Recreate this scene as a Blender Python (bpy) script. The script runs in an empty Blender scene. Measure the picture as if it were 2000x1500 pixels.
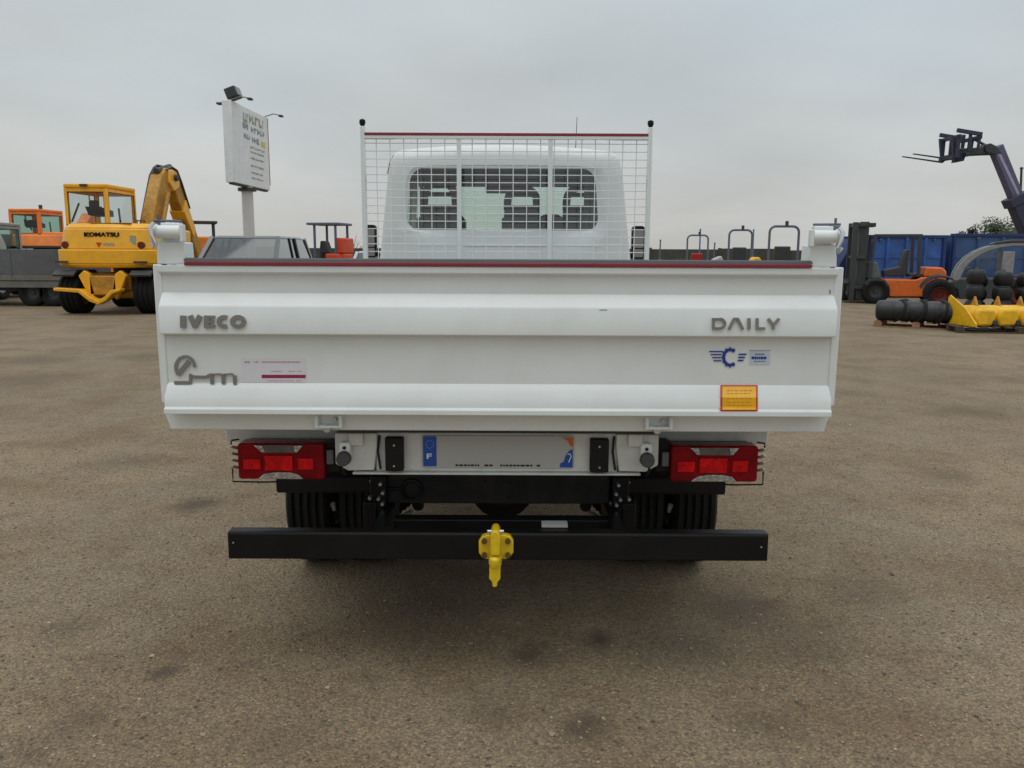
import bpy, bmesh, math, random
import numpy as np
from mathutils import Vector, Matrix

random.seed(7)
rad = math.radians
scene = bpy.context.scene
col = scene.collection

# ------------------------------------------------------------------ camera
F = 1600.0                 # focal length in photograph pixels (2000 px wide)
CAM_H = 1.45
PITCH = math.atan(255.0 / F)
ROLL = rad(0.26)
cam_rot = Matrix.Rotation(rad(90) - PITCH, 3, 'X') @ Matrix.Rotation(ROLL, 3, 'Z')
cd = bpy.data.cameras.new('camera')
cam = bpy.data.objects.new('camera', cd)
col.objects.link(cam)
cam.matrix_world = Matrix.Translation((0, 0, CAM_H)) @ cam_rot.to_4x4()
cd.sensor_width = 36.0
cd.lens = F / 2000.0 * 36.0
cd.clip_start = 0.05
cd.clip_end = 3000
scene.camera = cam

# ------------------------------------------------------------------ sky, light, exposure
world = bpy.data.worlds.new('World')
scene.world = world
world.use_nodes = True
wn, wl = world.node_tree.nodes, world.node_tree.links
wn.clear()
SUN_EL, SUN_AZ = rad(74), rad(200)      # high, behind the photographer, behind cloud
w_out = wn.new('ShaderNodeOutputWorld')
w_bg = wn.new('ShaderNodeBackground')
w_bg.inputs['Strength'].default_value = 1.0
w_sky = wn.new('ShaderNodeTexSky')
w_sky.sky_type = 'NISHITA'
w_sky.sun_disc = False
w_sky.sun_elevation = SUN_EL
w_sky.sun_rotation = SUN_AZ
w_sk = wn.new('ShaderNodeVectorMath'); w_sk.operation = 'SCALE'
w_sk.inputs['Scale'].default_value = 0.06
wl.new(w_sky.outputs[0], w_sk.inputs[0])
w_tc = wn.new('ShaderNodeTexCoord')
w_sep = wn.new('ShaderNodeSeparateXYZ')
wl.new(w_tc.outputs['Generated'], w_sep.inputs[0])
w_ramp = wn.new('ShaderNodeValToRGB')    # overcast: luminance climbs towards the zenith
er = w_ramp.color_ramp
er.elements[0].position = 0.0
er.elements[0].color = (0.46, 0.452, 0.43, 1)
er.elements[1].position = 1.0
er.elements[1].color = (0.92, 0.96, 1.0, 1)
for p_, c_ in ((0.06, (0.47, 0.475, 0.46, 1)), (0.2, (0.49, 0.51, 0.505, 1)), (0.34, (0.50, 0.53, 0.54, 1))):
    e_ = er.elements.new(p_); e_.color = c_
wl.new(w_sep.outputs['Z'], w_ramp.inputs[0])
w_add = wn.new('ShaderNodeMath'); w_add.operation = 'ADD'; w_add.inputs[1].default_value = 0.22
w_abs = wn.new('ShaderNodeMath'); w_abs.operation = 'ABSOLUTE'
wl.new(w_sep.outputs['Z'], w_abs.inputs[0]); wl.new(w_abs.outputs[0], w_add.inputs[0])
w_div = wn.new('ShaderNodeVectorMath'); w_div.operation = 'DIVIDE'
w_cmb = wn.new('ShaderNodeCombineXYZ')
for i_ in range(3): wl.new(w_add.outputs[0], w_cmb.inputs[i_])
wl.new(w_tc.outputs['Generated'], w_div.inputs[0]); wl.new(w_cmb.outputs[0], w_div.inputs[1])
w_no = wn.new('ShaderNodeTexNoise')
w_no.inputs['Scale'].default_value = 0.9; w_no.inputs['Detail'].default_value = 5
w_no.inputs['Roughness'].default_value = 0.5
wl.new(w_div.outputs[0], w_no.inputs['Vector'])
w_mr = wn.new('ShaderNodeMapRange')
w_mr.inputs['From Min'].default_value = 0.3; w_mr.inputs['From Max'].default_value = 0.7
w_mr.inputs['To Min'].default_value = 0.88; w_mr.inputs['To Max'].default_value = 1.10
wl.new(w_no.outputs[0], w_mr.inputs['Value'])
w_mul = wn.new('ShaderNodeVectorMath'); w_mul.operation = 'SCALE'
wl.new(w_ramp.outputs[0], w_mul.inputs[0]); wl.new(w_mr.outputs[0], w_mul.inputs['Scale'])
w_mix = wn.new('ShaderNodeMix'); w_mix.data_type = 'RGBA'; w_mix.inputs[0].default_value = 0.95
wl.new(w_sk.outputs[0], w_mix.inputs[6]); wl.new(w_mul.outputs[0], w_mix.inputs[7])
w_n2 = wn.new('ShaderNodeTexNoise'); w_n2.inputs['Scale'].default_value = 0.55; w_n2.inputs['Detail'].default_value = 3
wl.new(w_div.outputs[0], w_n2.inputs['Vector'])
w_m2 = wn.new('ShaderNodeMapRange')
w_m2.inputs['From Min'].default_value = 0.42; w_m2.inputs['From Max'].default_value = 0.72
w_m2.inputs['To Min'].default_value = 0.0; w_m2.inputs['To Max'].default_value = 0.8
wl.new(w_n2.outputs[0], w_m2.inputs['Value'])
w_tint = wn.new('ShaderNodeMix'); w_tint.data_type = 'RGBA'; w_tint.blend_type = 'MULTIPLY'
wl.new(w_m2.outputs[0], w_tint.inputs[0]); wl.new(w_mix.outputs[2], w_tint.inputs[6])
w_tint.inputs[7].default_value = (0.90, 0.98, 1.06, 1)
wl.new(w_tint.outputs[2], w_bg.inputs['Color'])
wl.new(w_bg.outputs[0], w_out.inputs[0])

sl = bpy.data.lights.new('sun', 'SUN')
sl.energy = 0.55
sl.angle = rad(50)
sl.color = (1.0, 0.97, 0.93)
sun = bpy.data.objects.new('sun', sl)
col.objects.link(sun)
sd = Vector((math.sin(SUN_AZ) * math.cos(SUN_EL), math.cos(SUN_AZ) * math.cos(SUN_EL), math.sin(SUN_EL)))
sun.rotation_euler = sd.to_track_quat('Z', 'Y').to_euler()
sun.location = (0, -10, 30)

scene.view_settings.view_transform = 'Standard'
scene.view_settings.look = 'None'
scene.view_settings.exposure = 0.26
scene.view_settings.gamma = 1.0
scene.render.engine = 'CYCLES'
scene.cycles.max_bounces = 8
scene.cycles.transparent_max_bounces = 16
scene.cycles.use_denoising = True

# ------------------------------------------------------------------ pixel helpers
def ray(px, py):
    return cam_rot @ Vector(((px - 1000) / F, (750 - py) / F, -1.0))
def P(px, py, Y):
    """photo pixel on the vertical plane at forward distance Y"""
    d = ray(px, py)
    return Vector((0, 0, CAM_H)) + d * (Y / d.y)
def G(px, py):
    """photo pixel on the ground"""
    d = ray(px, py)
    return Vector((0, 0, CAM_H)) + d * (-CAM_H / d.z)

# ------------------------------------------------------------------ materials
def C(r, g, b):
    f = lambda v: ((v / 255) / 12.92) if v / 255 <= 0.04045 else (((v / 255) + 0.055) / 1.055) ** 2.4
    return (f(r), f(g), f(b), 1.0)
MATS = {}
def mat(name, rgb, rough=0.5, metal=0.0, var=0.12, scale=4.0, bump=0.0, bscale=60.0, coat=0.0, dirt=None, dirt_amt=0.0, spec=0.5):
    """painted or bare surface: base colour with soft wear, optional grime and fine relief"""
    m = bpy.data.materials.new(name); m.use_nodes = True
    n, l = m.node_tree.nodes, m.node_tree.links
    b = n['Principled BSDF']
    b.inputs['Metallic'].default_value = metal
    b.inputs['Coat Weight'].default_value = coat
    b.inputs['Specular IOR Level'].default_value = spec
    b.inputs['Coat Roughness'].default_value = 0.12
    tc = n.new('ShaderNodeTexCoord')
    no = n.new('ShaderNodeTexNoise'); no.inputs['Scale'].default_value = scale
    no.inputs['Detail'].default_value = 6; no.inputs['Roughness'].default_value = 0.62
    l.new(tc.outputs['Object'], no.inputs['Vector'])
    mr = n.new('ShaderNodeMapRange')
    mr.inputs['From Min'].default_value = 0.3; mr.inputs['From Max'].default_value = 0.7
    mr.inputs['To Min'].default_value = 1 - var; mr.inputs['To Max'].default_value = 1 + var * 0.5
    l.new(no.outputs[0], mr.inputs['Value'])
    sc = n.new('ShaderNodeVectorMath'); sc.operation = 'SCALE'
    sc.inputs[0].default_value = rgb[:3]
    l.new(mr.outputs[0], sc.inputs['Scale'])
    last = sc.outputs[0]
    if dirt:
        n2 = n.new('ShaderNodeTexNoise'); n2.inputs['Scale'].default_value = scale * 2.3
        n2.inputs['Detail'].default_value = 8; n2.inputs['Roughness'].default_value = 0.7
        l.new(tc.outputs['Object'], n2.inputs['Vector'])
        r2 = n.new('ShaderNodeMapRange')
        r2.inputs['From Min'].default_value = 0.45; r2.inputs['From Max'].default_value = 0.75
        r2.inputs['To Min'].default_value = 0; r2.inputs['To Max'].default_value = dirt_amt
        l.new(n2.outputs[0], r2.inputs['Value'])
        mx = n.new('ShaderNodeMix'); mx.data_type = 'RGBA'
        l.new(r2.outputs[0], mx.inputs[0]); l.new(last, mx.inputs[6]); mx.inputs[7].default_value = dirt
        last = mx.outputs[2]
    l.new(last, b.inputs['Base Color'])
    rr = n.new('ShaderNodeMapRange')
    rr.inputs['To Min'].default_value = max(0.02, rough - 0.08); rr.inputs['To Max'].default_value = min(1, rough + 0.1)
    l.new(no.outputs[0], rr.inputs['Value']); l.new(rr.outputs[0], b.inputs['Roughness'])
    if bump:
        n3 = n.new('ShaderNodeTexNoise'); n3.inputs['Scale'].default_value = bscale; n3.inputs['Detail'].default_value = 4
        l.new(tc.outputs['Object'], n3.inputs['Vector'])
        bp = n.new('ShaderNodeBump'); bp.inputs['Strength'].default_value = bump; bp.inputs['Distance'].default_value = 0.01
        l.new(n3.outputs[0], bp.inputs['Height']); l.new(bp.outputs[0], b.inputs['Normal'])
    MATS[name] = m
    return m
def glass(name, tint, refl=1.0):
    m = bpy.data.materials.new(name); m.use_nodes = True
    n, l = m.node_tree.nodes, m.node_tree.links
    n.clear()
    o = n.new('ShaderNodeOutputMaterial'); mx = n.new('ShaderNodeMixShader')
    t = n.new('ShaderNodeBsdfTransparent'); t.inputs[0].default_value = tint
    g = n.new('ShaderNodeBsdfGlossy'); g.inputs['Roughness'].default_value = 0.03
    ge = n.new('ShaderNodeNewGeometry')
    dt = n.new('ShaderNodeVectorMath'); dt.operation = 'DOT_PRODUCT'
    l.new(ge.outputs['Normal'], dt.inputs[0]); l.new(ge.outputs['Incoming'], dt.inputs[1])
    def math_(op, a_, b_):
        q = n.new('ShaderNodeMath'); q.operation = op; q.use_clamp = op == 'MULTIPLY'
        for i_, v_ in enumerate((a_, b_)):
            if v_ is None: continue
            if isinstance(v_, float): q.inputs[i_].default_value = v_
            else: l.new(v_, q.inputs[i_])
        return q.outputs[0]
    om = math_('SUBTRACT', 1.0, math_('ABSOLUTE', dt.outputs['Value'], None))
    sch = math_('ADD', math_('MULTIPLY', math_('POWER', om, 5.0), 0.96), 0.04)
    l.new(math_('MULTIPLY', sch, float(refl)), mx.inputs[0])
    l.new(t.outputs[0], mx.inputs[1]); l.new(g.outputs[0], mx.inputs[2]); l.new(mx.outputs[0], o.inputs[0])
    MATS[name] = m
    return m

DUST = C(150, 138, 118)
mat('white_paint', (0.76, 0.79, 0.775, 1), 0.3, var=0.05, scale=3, coat=0.45, dirt=(0.5, 0.49, 0.45, 1), dirt_amt=0.16, bump=0.02, bscale=9)
mat('cab_white', (0.76, 0.79, 0.78, 1), 0.25, var=0.03, scale=2, coat=0.6)
mat('mesh_white', (0.82, 0.84, 0.84, 1), 0.35, var=0.04)
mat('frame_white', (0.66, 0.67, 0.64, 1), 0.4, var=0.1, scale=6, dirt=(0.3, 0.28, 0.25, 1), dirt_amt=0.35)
mat('black_plastic', (0.008, 0.008, 0.009, 1), 0.5, spec=0.25, var=0.2, bump=0.05, bscale=200)
mat('black_steel', (0.005, 0.005, 0.006, 1), 0.38, spec=0.25, var=0.25, dirt=(0.04, 0.037, 0.032, 1), dirt_amt=0.12)
mat('chassis_steel', (0.012, 0.012, 0.013, 1), 0.45, spec=0.3, var=0.25, dirt=(0.09, 0.08, 0.07, 1), dirt_amt=0.2)
mat('grey_rubber', (0.06, 0.06, 0.062, 1), 0.6, var=0.2)
mat('red_tape', C(140, 40, 55), 0.4, var=0.15, scale=20)
mat('tyre', (0.010, 0.010, 0.010, 1), 0.75, spec=0.25, var=0.3, scale=15, dirt=(0.06, 0.052, 0.042, 1), dirt_amt=0.25, bump=0.1, bscale=120)
mat('rim_steel', (0.45, 0.45, 0.45, 1), 0.4, 0.6, var=0.2)
mat('chrome', (0.36, 0.36, 0.35, 1), 0.22, 0.75, var=0.1)
mat('zinc', (0.55, 0.56, 0.57, 1), 0.35, 0.8, var=0.15)
mat('hitch_yellow', C(232, 196, 20), 0.35, var=0.1, scale=12, coat=0.3, dirt=C(150, 120, 50), dirt_amt=0.4)
mat('lamp_red', (0.25, 0.001, 0.008, 1), 0.14, var=0.45, scale=14, spec=0.2, bump=0.10, bscale=40)
mat('lamp_bright_red', (0.72, 0.004, 0.008, 1), 0.16, var=0.5, scale=40, spec=0.2, bump=0.25, bscale=160)
mat('lamp_clear', (0.5, 0.5, 0.5, 1), 0.12, 0.85, var=0.5, scale=45, bump=0.35, bscale=110)
mat('lamp_smoke', (0.16, 0.15, 0.15, 1), 0.12, 0.5, var=0.4, scale=30)
mat('plate_white', (0.42, 0.42, 0.40, 1), 0.4, var=0.04)
mat('sticker_white', (0.72, 0.70, 0.74, 1), 0.35, var=0.04)
mat('ink_grey', (0.22, 0.21, 0.23, 1), 0.5, var=0.3, scale=40)
mat('ink_pink', C(190, 120, 140), 0.5)
mat('ink_crimson', C(150, 30, 75), 0.4)
mat('ink_blue', C(30, 62, 150), 0.4)
mat('ink_navy', C(30, 58, 148), 0.4)
mat('pale_blue', C(196, 208, 220), 0.35)
mat('plate_blue', C(22, 75, 165), 0.4)
mat('ink_orange', C(205, 95, 45), 0.4)
mat('ink_white', (0.75, 0.78, 0.82, 1), 0.4)
mat('label_yellow', C(236, 178, 20), 0.3, var=0.12, scale=30)
mat('label_red', C(205, 60, 25), 0.35)
mat('seat_fabric', (0.055, 0.063, 0.075, 1), 0.85, var=0.2, bump=0.1, bscale=300)
mat('cab_trim', (0.05, 0.052, 0.055, 1), 0.7, var=0.15)
mat('headliner', (0.09, 0.09, 0.09, 1), 0.85, var=0.1)
mat('digger_yellow', C(246, 178, 14), 0.38, var=0.10, scale=3, coat=0.25, dirt=C(170, 120, 40), dirt_amt=0.3)
mat('digger_dark', C(190, 138, 36), 0.5, var=0.25, scale=6, dirt=C(80, 58, 30), dirt_amt=0.65)
mat('digger_orange', C(240, 132, 44), 0.42, var=0.14, scale=3, dirt=C(120, 80, 45), dirt_amt=0.35)
mat('digger_red', C(214, 70, 26), 0.42, var=0.15, scale=4, dirt=C(120, 60, 40), dirt_amt=0.35)
mat('fork_orange', C(232, 112, 44), 0.42, var=0.15, scale=4, dirt=C(110, 70, 45), dirt_amt=0.35)
mat('dark_grey', (0.045, 0.047, 0.05, 1), 0.55, var=0.25)
mat('mid_grey', (0.13, 0.135, 0.14, 1), 0.6, var=0.2, dirt=(0.2, 0.19, 0.16, 1), dirt_amt=0.3)
mat('trailer_grey', (0.11, 0.118, 0.122, 1), 0.6, var=0.2, scale=2, dirt=(0.19, 0.18, 0.16, 1), dirt_amt=0.35)
mat('trailer_frame', (0.17, 0.165, 0.14, 1), 0.65, var=0.25, dirt=(0.1, 0.09, 0.07, 1), dirt_amt=0.4)
mat('car_grey', (0.075, 0.088, 0.088, 1), 0.35, 0.1, var=0.08, coat=0.8)
mat('car_silver', (0.42, 0.44, 0.44, 1), 0.3, 0.4, var=0.06, coat=0.6)
mat('skip_blue', C(52, 96, 166), 0.5, var=0.25, scale=1.5, dirt=C(42, 50, 72), dirt_amt=0.6)
mat('skip_blue_dark', C(30, 52, 112), 0.55, var=0.25, scale=2, dirt=C(52, 52, 60), dirt_amt=0.5)
mat('boom_purple', C(98, 96, 122), 0.5, var=0.2, scale=3, dirt=C(70, 68, 78), dirt_amt=0.4)
mat('boom_pale', C(168, 164, 192), 0.35, 0.2, var=0.2)
mat('boom_navy', C(52, 55, 74), 0.5, var=0.2)
mat('machine_red', C(176, 34, 28), 0.45, var=0.2, dirt=C(90, 50, 44), dirt_amt=0.3)
mat('lamp_dark', C(96, 26, 14), 0.3, var=0.3, scale=12)
mat('arch_grey', (0.27, 0.275, 0.27, 1), 0.55, var=0.25, scale=8)
mat('pale_machine', (0.34, 0.35, 0.33, 1), 0.6, var=0.25)
mat('loader_yellow', C(246, 190, 20), 0.42, var=0.16, scale=5, dirt=C(140, 100, 40), dirt_amt=0.45)
mat('roll_black', (0.02, 0.021, 0.023, 1), 0.42, var=0.4, scale=6, dirt=(0.07, 0.07, 0.07, 1), dirt_amt=0.25)
mat('drum_black', (0.008, 0.008, 0.009, 1), 0.5, var=0.4, scale=6)
mat('roll_shadowless', (0.012, 0.012, 0.012, 1), 0.8, var=0.2)
mat('pallet_wood', C(160, 122, 88), 0.8, var=0.3, scale=9, dirt=C(92, 74, 58), dirt_amt=0.5, bump=0.15, bscale=50)
mat('pallet_dark', C(82, 72, 60), 0.85, var=0.3, scale=9)
mat('sign_white', (0.82, 0.85, 0.86, 1), 0.5, var=0.06, scale=1.5, dirt=(0.5, 0.5, 0.47, 1), dirt_amt=0.3)
mat('sign_ink', (0.30, 0.34, 0.38, 1), 0.6, var=0.3, scale=20)
mat('sign_pink', C(190, 120, 112), 0.6, var=0.2)
mat('sign_yellow', C(220, 205, 110), 0.6)
mat('sign_olive', C(160, 162, 140), 0.6)
mat('pole_white', (0.62, 0.62, 0.60, 1), 0.5, var=0.08, scale=2)
mat('flood_grey', (0.28, 0.28, 0.27, 1), 0.4, 0.4, var=0.2)
mat('rops_grey', C(96, 104, 116), 0.5, var=0.15)
mat('post_blue', C(90, 108, 150), 0.5)
mat('wall_dark', (0.075, 0.075, 0.06, 1), 0.9, var=0.35, scale=0.8, dirt=(0.04, 0.045, 0.03, 1), dirt_amt=0.6)
mat('canopy_blue', C(92, 104, 130), 0.5, var=0.15)
mat('bark', (0.10, 0.075, 0.055, 1), 0.9, var=0.4, scale=8, bump=0.4, bscale=20)
mat('foliage', (0.062, 0.085, 0.035, 1), 0.75, var=0.6, scale=2.2)
mat('foliage_dark', (0.045, 0.058, 0.032, 1), 0.8, var=0.5, scale=2.2)
mat('bolt_brown', C(104, 78, 34), 0.6, var=0.3)
mat('beacon_amber', C(96, 60, 30), 0.3)
mat('person_skin', C(150, 110, 90), 0.6)
glass('glass_cab', (0.80, 0.91, 0.86, 1), 3.2)
glass('glass_green', (0.55, 0.72, 0.64, 1), 1.2)
glass('glass_clear', (0.82, 0.87, 0.86, 1), 1.0)
glass('glass_car', (0.26, 0.31, 0.30, 1), 3.0)
glass('glass_mirror', (0.02, 0.02, 0.02, 1), 7.0)

# ground: rolled gravel yard
def ground_material():
    m = bpy.data.materials.new('yard_gravel'); m.use_nodes = True
    n, l = m.node_tree.nodes, m.node_tree.links
    b = n['Principled BSDF']
    tc = n.new('ShaderNodeTexCoord')
    def noise(scale, detail=6, rough=0.6, src=None):
        t = n.new('ShaderNodeTexNoise'); t.inputs['Scale'].default_value = scale
        t.inputs['Detail'].default_value = detail; t.inputs['Roughness'].default_value = rough
        l.new(src or tc.outputs['Object'], t.inputs['Vector']); return t.outputs[0]
    def mapr(v, a, b_, c, d):
        t = n.new('ShaderNodeMapRange')
        for k, x in zip(('From Min', 'From Max', 'To Min', 'To Max'), (a, b_, c, d)): t.inputs[k].default_value = x
        l.new(v, t.inputs['Value']); return t.outputs[0]
    def mix(f, a, c, blend='MIX'):
        t = n.new('ShaderNodeMix'); t.data_type = 'RGBA'; t.blend_type = blend
        for s_, v in ((0, f), (6, a), (7, c)):
            if isinstance(v, (tuple, float, int)): t.inputs[s_].default_value = v
            else: l.new(v, t.inputs[s_])
        return t.outputs[2]
    base = mix(mapr(noise(0.30, 5), 0.40, 0.62, 0, 1), (0.305, 0.242, 0.168, 1), (0.250, 0.205, 0.143, 1))
    base = mix(mapr(noise(1.3, 6), 0.44, 0.66, 0, 0.85), base, (0.200, 0.146, 0.090, 1))
    base = mix(mapr(noise(0.75, 6, 0.7), 0.50, 0.68, 0, 0.7), base, (0.272, 0.237, 0.185, 1))
    base = mix(mapr(noise(4.5, 7, 0.7), 0.52, 0.75, 0, 0.55), base, (0.140, 0.100, 0.061, 1))
    # stones of the wearing course
    vo = n.new('ShaderNodeTexVoronoi'); vo.inputs['Scale'].default_value = 125
    l.new(tc.outputs['Object'], vo.inputs['Vector'])
    rp = n.new('ShaderNodeValToRGB'); e = rp.color_ramp.elements
    e[0].position = 0; e[0].color = (0.55, 0.52, 0.48, 1); e[1].position = 1; e[1].color = (1.6, 1.46, 1.2, 1)
    for p_, c_ in ((0.25, (0.8, 0.76, 0.7, 1)), (0.5, (1.0, 0.94, 0.86, 1)), (0.8, (1.15, 1.05, 0.86, 1))):
        q = e.new(p_); q.color = c_
    sx = n.new('ShaderNodeSeparateColor'); l.new(vo.outputs['Color'], sx.inputs[0]); l.new(sx.outputs[0], rp.inputs[0])
    base = mix(0.85, base, rp.outputs[0], 'MULTIPLY')
    crev = mapr(vo.outputs['Distance'], 0.3, 0.75, 1.0, 0.45)
    cc = n.new('ShaderNodeCombineColor')
    for i in range(3): l.new(crev, cc.inputs[i])
    base = mix(0.4, base, cc.outputs[0], 'MULTIPLY')
    # oil and damp spots; those under the truck's rear partly paint its shadow
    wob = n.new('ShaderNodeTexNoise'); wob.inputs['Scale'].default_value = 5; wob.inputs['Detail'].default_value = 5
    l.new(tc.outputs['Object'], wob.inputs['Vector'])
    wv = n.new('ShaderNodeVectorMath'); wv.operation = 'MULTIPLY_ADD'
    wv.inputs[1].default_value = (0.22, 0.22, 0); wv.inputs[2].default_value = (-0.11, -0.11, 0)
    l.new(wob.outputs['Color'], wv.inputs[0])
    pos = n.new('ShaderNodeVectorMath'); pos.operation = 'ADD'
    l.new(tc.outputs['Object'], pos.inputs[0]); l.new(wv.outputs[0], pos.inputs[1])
    stains_and_shade = [(1165, 1250, .085, .95), (1040, 1282, .10, .75), (1450, 1185, .22, .65), (312, 1316, .07, .8), (388, 984, .14, .8),
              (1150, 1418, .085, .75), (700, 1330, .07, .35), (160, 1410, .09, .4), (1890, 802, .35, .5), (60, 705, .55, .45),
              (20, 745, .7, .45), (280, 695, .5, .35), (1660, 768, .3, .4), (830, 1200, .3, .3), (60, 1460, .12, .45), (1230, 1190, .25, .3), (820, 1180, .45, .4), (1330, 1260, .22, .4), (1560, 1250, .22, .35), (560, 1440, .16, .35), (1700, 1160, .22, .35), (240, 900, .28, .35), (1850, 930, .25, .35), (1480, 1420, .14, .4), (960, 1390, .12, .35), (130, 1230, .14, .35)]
    for sx_, sy_, r_, a_ in stains_and_shade:
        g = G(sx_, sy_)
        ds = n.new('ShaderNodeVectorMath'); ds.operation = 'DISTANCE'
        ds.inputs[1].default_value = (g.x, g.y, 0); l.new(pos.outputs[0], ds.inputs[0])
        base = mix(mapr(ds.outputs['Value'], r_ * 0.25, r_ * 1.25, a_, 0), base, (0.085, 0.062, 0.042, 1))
    l.new(base, b.inputs['Base Color'])
    b.inputs['Roughness'].default_value = 0.86
    b.inputs['Specular IOR Level'].default_value = 0.35
    h = n.new('ShaderNodeMath'); h.operation = 'MULTIPLY_ADD'; h.inputs[1].default_value = -0.6
    l.new(vo.outputs['Distance'], h.inputs[0]); l.new(noise(22, 6), h.inputs[2])
    bp = n.new('ShaderNodeBump'); bp.inputs['Strength'].default_value = 0.55; bp.inputs['Distance'].default_value = 0.012
    l.new(h.outputs[0], bp.inputs['Height']); l.new(bp.outputs[0], b.inputs['Normal'])
    MATS['ground'] = m
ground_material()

def pebble_material():
    m = bpy.data.materials.new('pebbles'); m.use_nodes = True
    n, l = m.node_tree.nodes, m.node_tree.links
    b = n['Principled BSDF']
    g = n.new('ShaderNodeNewGeometry'); rp = n.new('ShaderNodeValToRGB'); e = rp.color_ramp.elements
    e[0].color = (0.08, 0.06, 0.045, 1); e[1].color = (0.42, 0.35, 0.24, 1)
    for p_, c_ in ((0.2, (0.15, 0.11, 0.07, 1)), (0.45, (0.22, 0.165, 0.10, 1)), (0.7, (0.28, 0.215, 0.13, 1)), (0.9, (0.33, 0.26, 0.16, 1))):
        q = e.new(p_); q.color = c_
    l.new(g.outputs['Random Per Island'], rp.inputs[0]); l.new(rp.outputs[0], b.inputs['Base Color'])
    b.inputs['Roughness'].default_value = 0.8
    MATS['pebbles'] = m
pebble_material()

# ------------------------------------------------------------------ mesh builder
class MB:
    def __init__(s): s.v = []; s.f = []
    def add(s, vs, fs):
        o = len(s.v); s.v += [tuple(v) for v in vs]; s.f += [tuple(i + o for i in f) for f in fs]; return s
    def box(s, a, b, rot=None, piv=None):
        x0, x1 = sorted((a[0], b[0])); y0, y1 = sorted((a[1], b[1])); z0, z1 = sorted((a[2], b[2]))
        vs = [Vector(p) for p in ((x0, y0, z0), (x1, y0, z0), (x1, y1, z0), (x0, y1, z0), (x0, y0, z1), (x1, y0, z1), (x1, y1, z1), (x0, y1, z1))]
        if rot is not None:
            c = Vector(piv) if piv else Vector(((x0 + x1) / 2, (y0 + y1) / 2, (z0 + z1) / 2))
            vs = [c + rot @ (v - c) for v in vs]
        return s.add(vs, [(0, 3, 2, 1), (4, 5, 6, 7), (0, 1, 5, 4), (1, 2, 6, 5), (2, 3, 7, 6), (3, 0, 4, 7)])
    def bar(s, p, q, w, h, up=(0, 0, 1)):
        """square bar from p to q, w sideways, h along up"""
        p, q = Vector(p), Vector(q); d = (q - p).normalized(); u = Vector(up)
        sd_ = d.cross(u)
        if sd_.length < 1e-4: sd_ = d.cross(Vector((1, 0, 0)))
        sd_.normalize(); u = sd_.cross(d).normalized()
        a, b = sd_ * w / 2, u * h / 2
        vs = [p - a - b, p + a - b, p + a + b, p - a + b, q - a - b, q + a - b, q + a + b, q - a + b]
        return s.add(vs, [(0, 3, 2, 1), (4, 5, 6, 7), (0, 1, 5, 4), (1, 2, 6, 5), (2, 3, 7, 6), (3, 0, 4, 7)])
    def cyl(s, p, q, r, r2=None, n=16, caps=True):
        r2 = r if r2 is None else r2
        p, q = Vector(p), Vector(q); d = (q - p).normalized()
        u = d.orthogonal().normalized(); w = d.cross(u)
        vs = []
        for c, rr in ((p, r), (q, r2)):
            for i in range(n):
                t = 2 * math.pi * i / n
                vs.append(c + (u * math.cos(t) + w * math.sin(t)) * rr)
        fs = [(i, (i + 1) % n, n + (i + 1) % n, n + i) for i in range(n)]
        if caps: fs += [tuple(range(n - 1, -1, -1)), tuple(range(n, 2 * n))]
        return s.add(vs, fs)
    def tube(s, pts, r, n=8, closed=False):
        pts = [Vector(p) for p in pts]; m = len(pts); vs = []; fs = []
        u = None
        for i, p in enumerate(pts):
            a = pts[(i - 1) % m] if (closed or i > 0) else p
            b = pts[(i + 1) % m] if (closed or i < m - 1) else p
            d = (b - a).normalized()
            if u is None: u = d.orthogonal().normalized()
            u = (u - d * u.dot(d)).normalized(); w = d.cross(u)
            rr = r[i] if isinstance(r, (list, tuple)) else r
            vs += [p + (u * math.cos(2 * math.pi * k / n) + w * math.sin(2 * math.pi * k / n)) * rr for k in range(n)]
        for i in range(m if closed else m - 1):
            j = (i + 1) % m
            fs += [(i * n + k, i * n + (k + 1) % n, j * n + (k + 1) % n, j * n + k) for k in range(n)]
        if not closed: fs += [tuple(range(n - 1, -1, -1)), tuple(range((m - 1) * n, m * n))]
        return s.add(vs, fs)
    def prism(s, poly, a, b, axis='x', taper=None):
        """extrude a 2-D outline: axis x takes (y,z), y takes (x,z), z takes (x,y)"""
        def to(p, t):
            return (t, p[0], p[1]) if axis == 'x' else ((p[0], t, p[1]) if axis == 'y' else (p[0], p[1], t))
        n = len(poly); q = poly if taper is None else taper
        vs = [to(p, a) for p in poly] + [to(p, b) for p in q]
        fs = [(i, (i + 1) % n, n + (i + 1) % n, n + i) for i in range(n)] + [tuple(range(n - 1, -1, -1)), tuple(range(n, 2 * n))]
        return s.add(vs, fs)
    def lathe(s, prof, c, n=36, axis='x'):
        """closed profile [(along, radius)] turned about an axis through c"""
        c = Vector(c); m = len(prof); vs = []
        for i in range(n):
            t = 2 * math.pi * i / n
            for a, r in prof:
                if axis == 'x': vs.append(c + Vector((a, r * math.cos(t), r * math.sin(t))))
                elif axis == 'y': vs.append(c + Vector((r * math.cos(t), a, r * math.sin(t))))
                else: vs.append(c + Vector((r * math.cos(t), r * math.sin(t), a)))
        fs = []
        for i in range(n):
            j = (i + 1) % n
            for k in range(m):
                k2 = (k + 1) % m
                fs.append((i * m + k, i * m + k2, j * m + k2, j * m + k))
        return s.add(vs, fs)
    def strip(s, rows):
        """sheet through rows of points"""
        n = len(rows[0]); vs = [p for r in rows for p in r]
        return s.add(vs, [(i * n + k, i * n + k + 1, (i + 1) * n + k + 1, (i + 1) * n + k) for i in range(len(rows) - 1) for k in range(n - 1)])
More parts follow.
